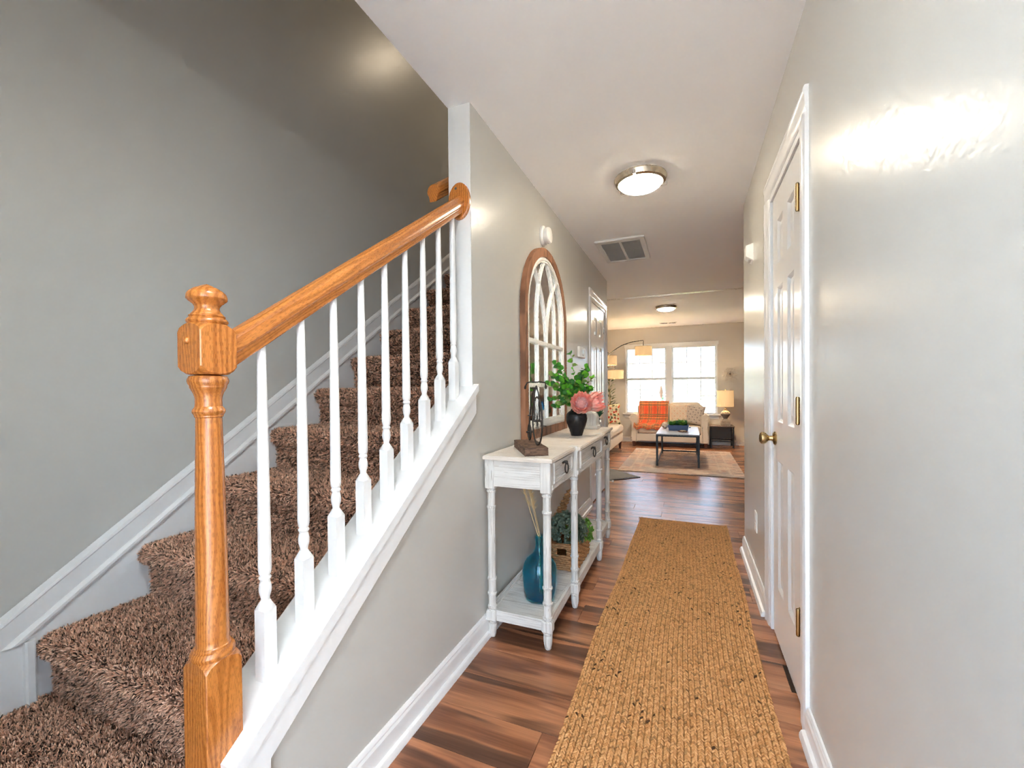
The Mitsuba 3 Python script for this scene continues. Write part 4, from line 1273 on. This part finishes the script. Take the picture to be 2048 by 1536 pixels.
mat('m_lattice_a', P(mikit.proc(lattice(lin(205, 185, 165), lin(236, 222, 205), lin(216, 176, 146))), 0.9, 0.1))
mat('m_lattice_b', P(mikit.proc(lattice(lin(160, 148, 140), lin(205, 192, 180), lin(138, 128, 124))), 0.9, 0.1))
for nm, lb, x, y, z, rz, rx, mm, w in (('throw_pillow', 'cream and tan lattice-patterned pillow in the middle of the loveseat', -.145, 8.93, .432, .05, -.22, 'm_lattice_a', .42), ('throw_pillow', 'greyer lattice-patterned pillow leaning on the loveseat right arm', .070, 8.90, .442, -.42, -.20, 'm_lattice_b', .38)):
    t = thing(nm, lb, 'pillow', 'lattice pillows on the loveseat')
    m, uv = cushion(w, w, .14)
    put(t, None, xf(m, (x, y, z), rz=rz, rx=rx, ry=.12 if w < .4 else 0), mm, True, uv=uv)

# coffee table and what stands on it
t = thing('coffee_table', 'coffee table with pale grey top and thin dark metal legs on the rug', 'table')
mat('m_table_top', P(mikit.proc(lambda p, n, uv: mix((0.38, 0.39, 0.42), (0.47, 0.48, 0.52), fbm(p.x * 5, p.y * 30, 0, 2))), 0.32, 0.5))
CTZ = .486
cx0, cx1, cy0_, cy1_ = -.440, .150, 6.575, 7.900
put(t, 'top', box(cx0, cx1, cy0_, cy1_, CTZ - .016, CTZ, .003), 'm_table_top')
put(t, 'metal_frame', cat([box(cx0, cx1, cy0_, cy0_ + .025, CTZ - .040, CTZ - .0165), box(cx0, cx1, cy1_ - .025, cy1_, CTZ - .040, CTZ - .0165), box(cx0, cx0 + .025, cy0_, cy1_, CTZ - .040, CTZ - .0165), box(cx1 - .025, cx1, cy0_, cy1_, CTZ - .040, CTZ - .0165)]), 'm_metal')
for x in (cx0, cx1 - .028):
    for y in (cy0_ + .002, cy1_ - .030):
        put(t, 'leg', box(x, x + .028, y, y + .028, .0115, CTZ - .04, .002), 'm_metal')
put(t, 'stretcher', box(cx0 + .028, cx1 - .028, cy1_ - .026, cy1_ - .006, .05, .07), 'm_metal')
for x in (cx0 + .004, cx1 - .024):
    put(t, 'stretcher', box(x, x + .020, cy0_ + .03, cy1_ - .03, .05, .07), 'm_metal')
t = thing('planter_tray', 'slate blue rectangular planter tray with end handles on the coffee table', 'planter')
mat('m_slate', P((0.045, 0.085, 0.19), 0.5, 0.3))
px0, px1, py0, py1 = -.300, .010, 7.08, 7.26
def tray(i, z0, z1): return [(px0 + .02 + i, py0 + .015 + i, z0), (px1 - .02 - i, py0 + .015 + i, z0), (px1 - .02 - i, py1 - .015 - i, z0), (px0 + .02 + i, py1 - .015 - i, z0), (px0 + i, py0 + i, z1), (px1 - i, py0 + i, z1), (px1 - i, py1 - i, z1), (px0 + i, py1 - i, z1)]
put(t, 'tray', mt(mf(hull(tray(0, CTZ + .001, CTZ + .085))) - mf(hull(tray(.010, CTZ + .012, CTZ + .09)))), 'm_slate')
mat('m_soil', P((0.05, 0.035, 0.02), 0.9, 0.1))
put(t, 'soil', box(px0 + .014, px1 - .014, py0 + .014, py1 - .014, CTZ + .05, CTZ + .068), 'm_soil')
for x in (px0 - .004, px1 + .004):
    put(t, 'handle', tube([(x + .018 * math.sin(a) * (1 if x > -.1 else -1), 7.17 + .035 * math.cos(a), CTZ + .05 + 0 * a) for a in np.linspace(0, math.pi, 9)], .006, 8), 'm_slate', True)
pr = np.random.default_rng(8)
for q in range(6):
    tt = thing('succulent_plant', ('leftmost spiky succulent in the blue tray, dark green', 'second succulent from the left in the blue tray, yellow-green', 'third succulent from the left in the blue tray, deep green', 'fourth succulent from the left in the blue tray, dark green', 'fifth succulent from the left in the blue tray, yellow-green', 'rightmost spiky succulent in the blue tray, deep green')[q], 'plant', 'succulents in the blue tray')
    c = V(px0 + .045 + .044 * q, 7.17 + pr.normal(0, .02), CTZ + .066)
    for e in range(22):
        a = e * 2.4
        el = .25 + .9 * e / 22
        m, cc = leaf_mesh(c, V(math.cos(a) * math.sin(el), math.sin(a) * math.sin(el), math.cos(el)), V(0, 0, 1) + .2 * V(math.cos(a), math.sin(a), 0), pr.uniform(.07, .135), .028, [lin(60, 120, 50), lin(110, 150, 60), lin(40, 96, 60)][q % 3], pr, .2, .9)
        put(tt, 'leaf', m, 'm_leaf', True, color=cc)
t = thing('decorative_ball', 'pale speckled ball beside the blue planter on the coffee table', 'ornament')
mat('m_speckle', P(mikit.proc(lambda p, n, uv: mix((0.72, 0.62, 0.52), (0.28, 0.17, 0.12), smoothstep(.52, .62, noise(p.x * 90, p.y * 90, p.z * 90)))), 0.8, 0.1))
put(t, None, disp(xf(trimesh.creation.icosphere(3, .056), (-.352, 7.42, CTZ + .0575)), .0015, 60), 'm_speckle', True)
t = thing('bead_dish', 'flat dish with brown beads before the blue planter on the coffee table', 'dish')
put(t, 'dish', lathe([(0, CTZ + .001), (.055, CTZ + .001), (.075, CTZ + .012), (.072, CTZ + .013), (.054, CTZ + .005), (0, CTZ + .005)], 28, (-.075, 6.93)), 'm_leg', 30)
put(t, 'beads', cat([xf(trimesh.creation.icosphere(1, .011), (-.075 + .04 * math.cos(q * 2.4) * math.sqrt(q / 14), 6.93 + .04 * math.sin(q * 2.4) * math.sqrt(q / 14), CTZ + .016)) for q in range(14)]), 'm_speckle', True)

# rug with a faded pattern
def faded(p, n, uv):
    x, y = uv.x, uv.y
    big = fbm(x * 2.2, y * 2.2, 0, 3); wv = fbm(x * 3, y * 46, 0, 3)
    fig = fbm(x * 9 + 2 * big, y * 14, 4.0, 3)
    c = mix((0.58, 0.44, 0.35), (0.34, 0.26, 0.235), smoothstep(.42, .62, fig * .6 + wv * .4))
    c = mix(c, (0.40, 0.20, 0.15), smoothstep(.60, .72, fbm(x * 16, y * 20, 9.0, 2)) * .6)
    c = mix(c, (0.25, 0.25, 0.27), smoothstep(.52, .72, big) * .55)
    e = dr.minimum(dr.minimum(x, 1.60 - x), dr.minimum(y, 2.36 - y))
    band = smoothstep(.14, .15, e) - smoothstep(.165, .175, e) + smoothstep(.26, .27, e) - smoothstep(.285, .295, e)
    c = mix(c, (0.60, 0.50, 0.42), band * .5)
    return c * (.8 + .4 * noise(x * 260, y * 260, 0))


mat('m_rug', P(mikit.proc(faded), 0.95, 0.05))
t = thing('area_rug', 'faded pink-beige patterned rug under the coffee table', 'rug')
r0, r1, r2, r3 = -.925, .680, 6.07, 8.43
rm = box(r0, r1, r2, r3, .0008, .0105, .003); rm.unmerge_vertices()
put(t, 'pile', rm, 'm_rug', uv=rm.vertices[:, :2] - [r0, r2])
fr = [tube([(x, yy, .004), (x + pr.normal(0, .004), yy + s * .035, .003)], .0016, 4) for yy, s in ((r2, -1), (r3, 1)) for x in np.arange(r0 + .01, r1, .016)]
put(t, 'fringe', cat(fr), 'm_straw', False, kind='stuff')
t = thing('floor_mat', 'grey floor mat with a black edge, one corner pointing at the rug', 'mat')
d1, d2 = V(-.715, .70), V(-.70, -.715)
def mat_poly(i): tip = V(-.575, 5.70); return [tuple(tip + d1 * a + d2 * b) for a, b in ((i, i), (.95 - i, i), (.95 - i, .68 - i), (i, .68 - i))]
put(t, 'edge', prism(mat_poly(0), .009, 'z', .0006), 'm_black')
put(t, 'surface', prism(mat_poly(.022), .004, 'z', .0096), 'm_mat')

# side table, table lamp, wire wall flower
t = thing('side_table', 'small side table with dark metal legs right of the loveseat', 'table')
mat('m_grey_panel', P((0.16, 0.17, 0.17), 0.8, 0.1))
mat('m_side_top', P((0.13, 0.10, 0.085), 0.45, 0.4))
sx0, sx1, sy0, sy1, sz = .383, .808, 8.98, 9.38, .418
put(t, 'top', box(sx0, sx1, sy0, sy1, sz - .024, sz, .004), 'm_side_top')
for x in (sx0 + .008, sx1 - .034):
    for y in (sy0 + .008, sy1 - .034):
        put(t, 'leg', box(x, x + .026, y, y + .026, 0, sz - .024, .002), 'm_metal')
put(t, 'stretcher', box(sx0 + .03, sx1 - .03, sy0 + .012, sy0 + .030, .115, .135), 'm_metal')
put(t, 'stretcher', box(sx0 + .03, sx1 - .03, sy1 - .030, sy1 - .012, .115, .135), 'm_metal')
for x in (sx0 + .012, sx1 - .030):
    put(t, 'stretcher', box(x, x + .018, sy0 + .03, sy1 - .03, .115, .135), 'm_metal')
put(t, 'back_panel', box(sx0 + .02, sx1 - .02, sy1 - .030, sy1 - .018, .14, sz - .03), 'm_grey_panel')
mat('m_carved', P(mikit.proc(lambda p, n, uv: mix((0.26, 0.20, 0.15), (0.50, 0.42, 0.34), fbm(p.x * 40, p.y * 40, p.z * 90, 3))), 0.75, 0.2))
mat('m_carved_dark', P((0.17, 0.14, 0.125), 0.7, 0.2))
mat('m_shade', P((0.62, 0.47, 0.30), 0.9, 0.1))
SHCOL = (1.0, 0.60, 0.27)
lx, ly = .662, 9.13
t = thing('table_lamp', 'lit table lamp with carved base and cream drum shade on the side table', 'lamp')
b4 = [(lx + sx * w, ly + sy * w, z) for z, w in ((sz + .001, .080), (sz + .085, .080)) for sx in (-1, 1) for sy in (-1, 1)] + [(lx + sx * .055, ly + sy * .055, sz + .125) for sx in (-1, 1) for sy in (-1, 1)]
put(t, 'base_block', hull(b4), 'm_carved')
put(t, 'lower_bowl', lathe([(0, sz + .12), (.040, sz + .122), (.034, sz + .14), (.060, sz + .175), (.082, sz + .210), (.084, sz + .222), (0, sz + .223)], 28, (lx, ly)), 'm_carved_dark', 35)
put(t, 'upper_bulb', lathe([(0, sz + .222), (.083, sz + .223), (.082, sz + .240), (.066, sz + .268), (.036, sz + .290), (.026, sz + .305), (.026, sz + .33), (0, sz + .332)], 28, (lx, ly)), 'm_carved', 35)
put(t, 'stem', lathe([(0, sz + .33), (.006, sz + .33), (.006, 1.10), (.012, 1.105), (.008, 1.118), (0, 1.122)], 12, (lx, ly)), 'm_brass', 30)


def drum(parent, x, y, z0, z1, r0, r1, power, bulb):
    n = 40; a = np.linspace(0, 2 * np.pi, n, endpoint=False)
    def tubew(ra, rb, flip):
        v = np.vstack([np.column_stack([x + ra * np.cos(a), y + ra * np.sin(a), np.full(n, z0)]), np.column_stack([x + rb * np.cos(a), y + rb * np.sin(a), np.full(n, z1)])])
        i = np.arange(n); j = (i + 1) % n
        f = np.vstack([np.stack([i, j, j + n], 1), np.stack([i, j + n, i + n], 1)])
        return trimesh.Trimesh(v, f[:, ::-1] if flip else f, process=False)
    k = put(parent, 'lamp_shade', cat([tubew(r0, r1, False), tubew(r0 - .003, r1 - .003, True)]), 'm_shade', True, emitter={'type': 'area', 'radiance': rgb(*[power * c for c in SHCOL])}, label='glowing drum shade')
    put(k, 'rim', cat([tube(np.column_stack([x + r * np.cos(a), y + r * np.sin(a), np.full(n, z)]), .004, 6, closed=True) for r, z in ((r0, z0), (r1, z1))]), 'm_shade', True)
    put(k, 'spider', cat([tube([(x, y, z1 - .01), (x + (r1 - .004) * math.cos(q), y + (r1 - .004) * math.sin(q), z1 - .01)], .002, 5) for q in (0.3, 2.4, 4.5)]), 'm_brass', True)
    put(k, 'bulb', xf(trimesh.creation.icosphere(2, .028), (x, y, (z0 + z1) / 2)), 'm_lampglass', True, emitter={'type': 'area', 'radiance': rgb(*[bulb * c for c in (1.0, .66, .34)])})


drum(t, lx, ly, .782, 1.094, .148, .143, SHADE, BULB)
t = thing('wire_wall_flower', 'round burst of thin wires on the wall above the table lamp', 'wall decor')
wc = V(.770, YB - .03, 1.416)
wires = []
for q in range(46):
    a = q * 2.39996; R = .165 * (.72 + .28 * pr.random())
    e = wc + V(R * math.cos(a), -.01 + .03 * pr.random(), R * math.sin(a))
    put(t, 'wire', tube([wc, wc + (e - wc) * .5 + V(0, -.02, 0), e], .0012, 5), 'm_nickel', True)
put(t, 'centre', xf(trimesh.creation.icosphere(2, .018), wc), 'm_iron', True)
put(t, 'mount', tube([wc, V(wc[0], YB, wc[2])], .004, 8), 'm_iron', True)

# arc floor lamp with three drum shades
t = thing('arc_floor_lamp', 'dark arc floor lamp with three glowing drum shades in the back left corner', 'lamp')
bx, by = -1.86, 8.72
put(t, 'base', lathe([(0, 0), (.16, .0), (.16, .02), (.15, .028), (0, .03)], 36, (bx, by)), 'm_metal', 30)
put(t, 'pole', tube([(bx, by, .02), (bx, by, 1.05)], .014, 12), 'm_metal', True)
for (sx, sy, z0, z1, r, top) in ((-.795, 8.55, 1.785, 1.955, .158, 2.075), (-1.455, 8.50, 1.617, 1.797, .165, 1.86), (-1.345, 8.60, 1.345, 1.513, .168, 1.60)):
    q = np.linspace(0, 1, 18)
    ang = q * math.pi / 2
    pth = np.column_stack([bx + (sx - bx) * (1 - np.cos(ang)), by + (sy - by) * (1 - np.cos(ang)), 1.0 + (top - 1.0) * np.sin(ang)])
    if top > 2:
        pth = np.column_stack([bx + (sx - bx) * q, by + (sy - by) * q, np.interp(q, [0, .12, .37, .5, .62, .8, 1], [1.0, 1.52, 1.845, 1.94, 2.01, 2.06, 2.075])])
    put(t, 'arm', tube(pth, .008, 8), 'm_metal', True)
    put(t, 'drop_rod', tube([(sx, sy, top), (sx, sy, z1 - .02)], .005, 8), 'm_metal', True)
    drum(t, sx, sy, z0, z1, r, r, SHADE * (1.0 if top < 1.7 else .62), BULB * .5)

# day bed on the left, its cushions, the plant behind it
t = thing('chaise_sofa', 'long cream upholstered chaise along the left side of the living room', 'sofa')
put(t, 'frame', soft_box(-2.00, -1.165, 5.75, 8.40, .14, .315, .03), 'm_linen', 40)
for q, (a, b) in enumerate(((5.74, 7.07), (7.08, 8.40))):
    m = soft_box(-1.80, -1.150, a, b, .316, .462, .06, 6).subdivide()
    m.vertices[:, 2] += np.where(m.vertices[:, 2] > .40, .014 * np.sin((m.vertices[:, 0] + 1.80) / .65 * math.pi) * np.abs(np.sin((m.vertices[:, 1] - a) / (b - a) * math.pi)), 0)
    put(t, 'seat_cushion', m, 'm_linen', 50)
put(t, 'back', soft_box(-2.05, -1.80, 5.75, 8.40, .30, .88, .06), 'm_linen', 40)
for x in (-1.21, -1.97):
    for y in (5.82, 7.0, 8.30):
        put(t, 'leg', hull([(x + s * w, y + u * w, z) for s in (-1, 1) for u in (-1, 1) for w, z in ((.026, .142), (.018, 0))]), 'm_leg')


def floral(p, n, uv):
    f1, f2, w = voronoi(uv.x * 6, uv.y * 6)
    c = mi.Color3f(*lin(236, 222, 190))
    pet = smoothstep(.36, .30, f1 + .08 * noise(uv.x * 40, uv.y * 40, 0))
    col = dr.select(w < .45, mi.Color3f(*lin(190, 62, 40)), dr.select(w < .7, mi.Color3f(*lin(226, 120, 60)), mi.Color3f(*lin(84, 96, 62))))
    c = c * (1 - pet) + col * pet
    c = mix(c, lin(70, 84, 58), smoothstep(.04, .02, dr.abs(noise(uv.x * 9, uv.y * 9, 3) - .5)) * .8)
    return mix(c, lin(120, 40, 30), smoothstep(.10, .06, f1) * .8)


mat('m_floral', P(mikit.proc(floral), 0.9, 0.1))
mat('m_dark_fabric', P((0.05, 0.05, 0.055), 0.9, 0.1))
t = thing('floral_pillow', 'cream pillow with red and green flowers standing on the chaise', 'pillow')
m, uv = cushion(.40, .40, .13)
put(t, None, xf(m, (-1.365, 8.14, .468), rz=.35, rx=-.16), 'm_floral', True, uv=uv)
t = thing('dark_pillow', 'dark charcoal pillow behind the floral one on the chaise', 'pillow')
m, uv = cushion(.36, .34, .12)
put(t, None, xf(m, (-1.56, 8.02, .468), rz=.3, rx=-.1), 'm_dark_fabric', True, uv=uv)
t = thing('potted_tree', 'tall thin potted tree with narrow leaves behind the chaise', 'plant')
tx, ty = -1.50, 8.86
put(t, 'pot', lathe([(0, 0), (.11, 0), (.14, .26), (.13, .26), (.12, .24), (0, .24)], 28, (tx, ty)), 'm_speckle', 35)
put(t, 'trunk', tube([(tx, ty, .2), (tx + .02, ty, .8), (tx - .01, ty - .02, 1.45)], [.014, .010, .005], 8), 'm_stem', True)
for q in range(90):
    s = .35 + .65 * pr.random(); a = pr.random() * 6.28
    b = V(tx + .01 + .10 * pr.random() * math.cos(a), ty - .02 * s + .10 * pr.random() * math.sin(a), .25 + 1.2 * s)
    m, cc = leaf_mesh(b, V(math.cos(a), math.sin(a), .7), V(0, -.6, 1), .11, .020, lin(66, 84, 56), pr, .1, .9)
    put(t, 'leaf', m, 'm_leaf', True, color=cc)

# what the mirror shows of the right side of the room
t = thing('bookcase', 'brown open wooden bookcase, seen only in the arched mirror', 'bookcase')
put(t, 'side', box(1.06, 1.10, 9.08, 9.44, 0, 1.02, .003), 'm_barn')
put(t, 'side', box(1.74, 1.78, 9.08, 9.44, 0, 1.02, .003), 'm_barn')
for z in (.06, .50, .98):
    put(t, 'shelf', box(1.10, 1.74, 9.09, 9.44, z, z + .03, .002), 'm_barn')
t = thing('blue_vase', 'bright blue vase in the bookcase reflected in the mirror', 'vase')
mat('m_blue', P((0.02, 0.22, 0.62), 0.3, 0.5))
put(t, None, lathe([(0, .531), (.05, .532), (.07, .62), (.06, .74), (.03, .82), (.04, .86), (0, .86)], 28, (1.33, 9.24)), 'm_blue', 35)
t = thing('armchair', 'beige armchair right of the coffee table, seen in the mirror', 'chair')
put(t, 'seat', soft_box(1.30, 1.95, 7.45, 8.1, .16, .44, .06), 'm_linen', 40)
put(t, 'back', soft_box(1.90, 2.10, 7.40, 8.15, .16, .88, .07), 'm_linen', 40)
for y in (7.36, 8.06):
    put(t, 'arm', soft_box(1.30, 2.0, y, y + .13, .16, .62, .05), 'm_linen', 40)
for x in (1.36, 2.0):
    for y in (7.45, 8.08):
        put(t, 'leg', box(x, x + .04, y, y + .04, 0, .17, .004), 'm_leg')

# ------------------------------------------------------------------ outside the back window
def siding(col):
    return P(col, 0.7, 0.2)


mat('m_siding', siding((0.42, 0.48, 0.58)))
mat('m_siding_white', siding((0.80, 0.80, 0.80)))
mat('m_shingle', P((0.60, 0.60, 0.60), 0.9, 0.1))
mat('m_lawn', P(mikit.proc(lambda p, n, uv: mix((0.16, 0.22, 0.07), (0.34, 0.36, 0.18), fbm(p.x * 2, p.y * 2, 0, 3))), 0.95, 0.05))
struct('ground_outside')
put('ground_outside', None, box(-60, 60, YB + .3, 90, -.75, -.70), 'm_lawn')
mat('m_concrete', P(mikit.proc(wall_tone((0.55, 0.55, 0.54), 0.06)), 0.9, 0.1))
struct('ground_front')
put('ground_front', None, box(-60, 60, -60, YF - .4, -.45, -.40), 'm_concrete')
struct('floor_porch')
put('floor_porch', None, box(-2.2, 1.2, -2.0, YF - .31, -.40, -.05), 'm_grey')
struct('added_porch_roof')
put('added_porch_roof', None, box(-3.2, 4.5, -1.65, YF - .11, 2.62, 2.78), 'm_white_matt')  # unseen roof slab, added to keep direct sun out of the doorway
for x in (-2.4, 3.0):
    put('added_porch_roof', 'post', box(x - .06, x + .06, -1.6, -1.48, -.42, 2.62, .005), 'm_white_matt')
t = thing('neighbour_house', 'white sided neighbouring house seen bright through the window', 'house')
put(t, 'wall', box(-9, 9, 26.2, 30, -.7, 2.2), 'm_siding_white')
for q in range(12):
    put(t, 'siding_board', hull([(x, y, z) for x in (-9, 9) for y, z in ((26.2, -.1 + q * .19), (26.16, -.1 + q * .19), (26.19, .10 + q * .19))]), 'm_siding_white')
put(t, 'roof', prism([(25.7, 2.15), (28.1, 3.0), (30.4, 2.15), (30.4, 2.05), (25.7, 2.05)], 18.6, 'x', -9.3), 'm_shingle')
for x in (-3.4, 0.2, 3.6):
    w = put(t, 'window', box(x, x + .9, 26.1, 26.2, .5, 1.6), 'm_white_matt')
    put(w, 'pane', box(x + .07, x + .83, 26.08, 26.11, .57, 1.53), 'm_screen')
t = thing('garden_shed', 'blue-grey boarded shed beyond the left half of the window', 'shed')
put(t, 'wall', prism([(-4.2, -.7), (-.92, -.7), (-.92, -.1), (-1.28, 1.10), (-4.2, 1.10)], 2.2, 'y', 16.05), 'm_siding')
for q in range(10):
    z = -.62 + q * .172
    xr = -.92 if z < -.1 else -.92 - (z + .1) * .30
    put(t, 'board', hull([(x, y, zz) for x in (-4.2, xr - .03) for y, zz in ((16.05, z), (16.02, z), (16.04, z + .165))]), 'm_siding')
put(t, 'roof', prism([(-4.3, 1.10), (-1.26, 1.10), (-1.22, 1.16), (-4.3, 1.16)], 2.4, 'y', 15.95), 'm_shingle')
mat('m_conifer', P((0.10, 0.20, 0.13), 0.9, 0.1))
t = thing('conifer', 'small conifer standing beside the blue-grey shed outside the window', 'tree')
cv = []
pr = np.random.default_rng(2)
for q in range(420):
    s = pr.random() ** .8; a = pr.random() * 6.28; r = .33 * (1 - s) + .02
    b = V(-.80, 15.4, -.55 + 1.5 * s)
    e = b + V(r * math.cos(a), r * math.sin(a), -.05)
    cv.append(tube([b, e], [.03 * (1 - s) + .008, .004], 4))
put(t, 'needles', cat(cv), 'm_conifer', False, kind='stuff')
put(t, 'trunk', tube([(-.80, 15.4, -.70), (-.80, 15.4, .9)], [.04, .01], 8), 'm_stem', True)

# ------------------------------------------------------------------ lamps of the house, and an added fill lamp


def ceiling_lamp(label, x, y, z, r, power, color):
    t = thing('ceiling_lamp', label, 'lamp', None)
    put(t, 'metal_rim', lathe([(0, z), (r * 1.0, z), (r * 1.03, z - .008), (r * .97, z - .034), (r * .88, z - .040), (r * .84, z - .034), (0, z - .030)], 40, (x, y)), 'm_nickel', 30)
    for q in range(3):
        a = .4 + q * 2.094
        put(t, 'rim_clip', xf(box(-.007, .007, -.02, .02, -.020, .006, .003), (x + math.cos(a) * r * .95, y + math.sin(a) * r * .95, z - .025), rz=a + math.pi / 2), 'm_steel')
    dome = [(r * .85, z - .036)] + [(r * .85 * math.cos(q), z - .036 - .045 * math.sin(q)) for q in np.linspace(0.15, math.pi / 2, 8)]
    put(t, 'glass_bowl', lathe(dome[::-1], 36, (x, y)), 'm_lampglass', True, emitter={'type': 'area', 'radiance': rgb(*[power * c for c in color])})
    return t


WARM = (1.0, 0.87, 0.67)
ceiling_lamp('round flush ceiling lamp with nickel rim, glowing over the hallway', -.263, 2.70, CZ, .150, LAMP1, WARM)
ceiling_lamp('smaller-looking round flush lamp glowing over the living room', -.316, 7.13, CZ, .155, LAMP2, WARM)
ceiling_lamp('upstairs flush ceiling lamp, seen only as a glow on the stair wall', -.45, 4.2, 5.19, .155, LAMPUP, (1.0, 0.82, 0.60))
ceiling_lamp('added flush fill lamp just inside the front door, outside the picture', -.26, .40, CZ, .150, LAMPFILL, (0.95, 1.02, 1.03))  # added, unseen: fills the foreground with neutral light
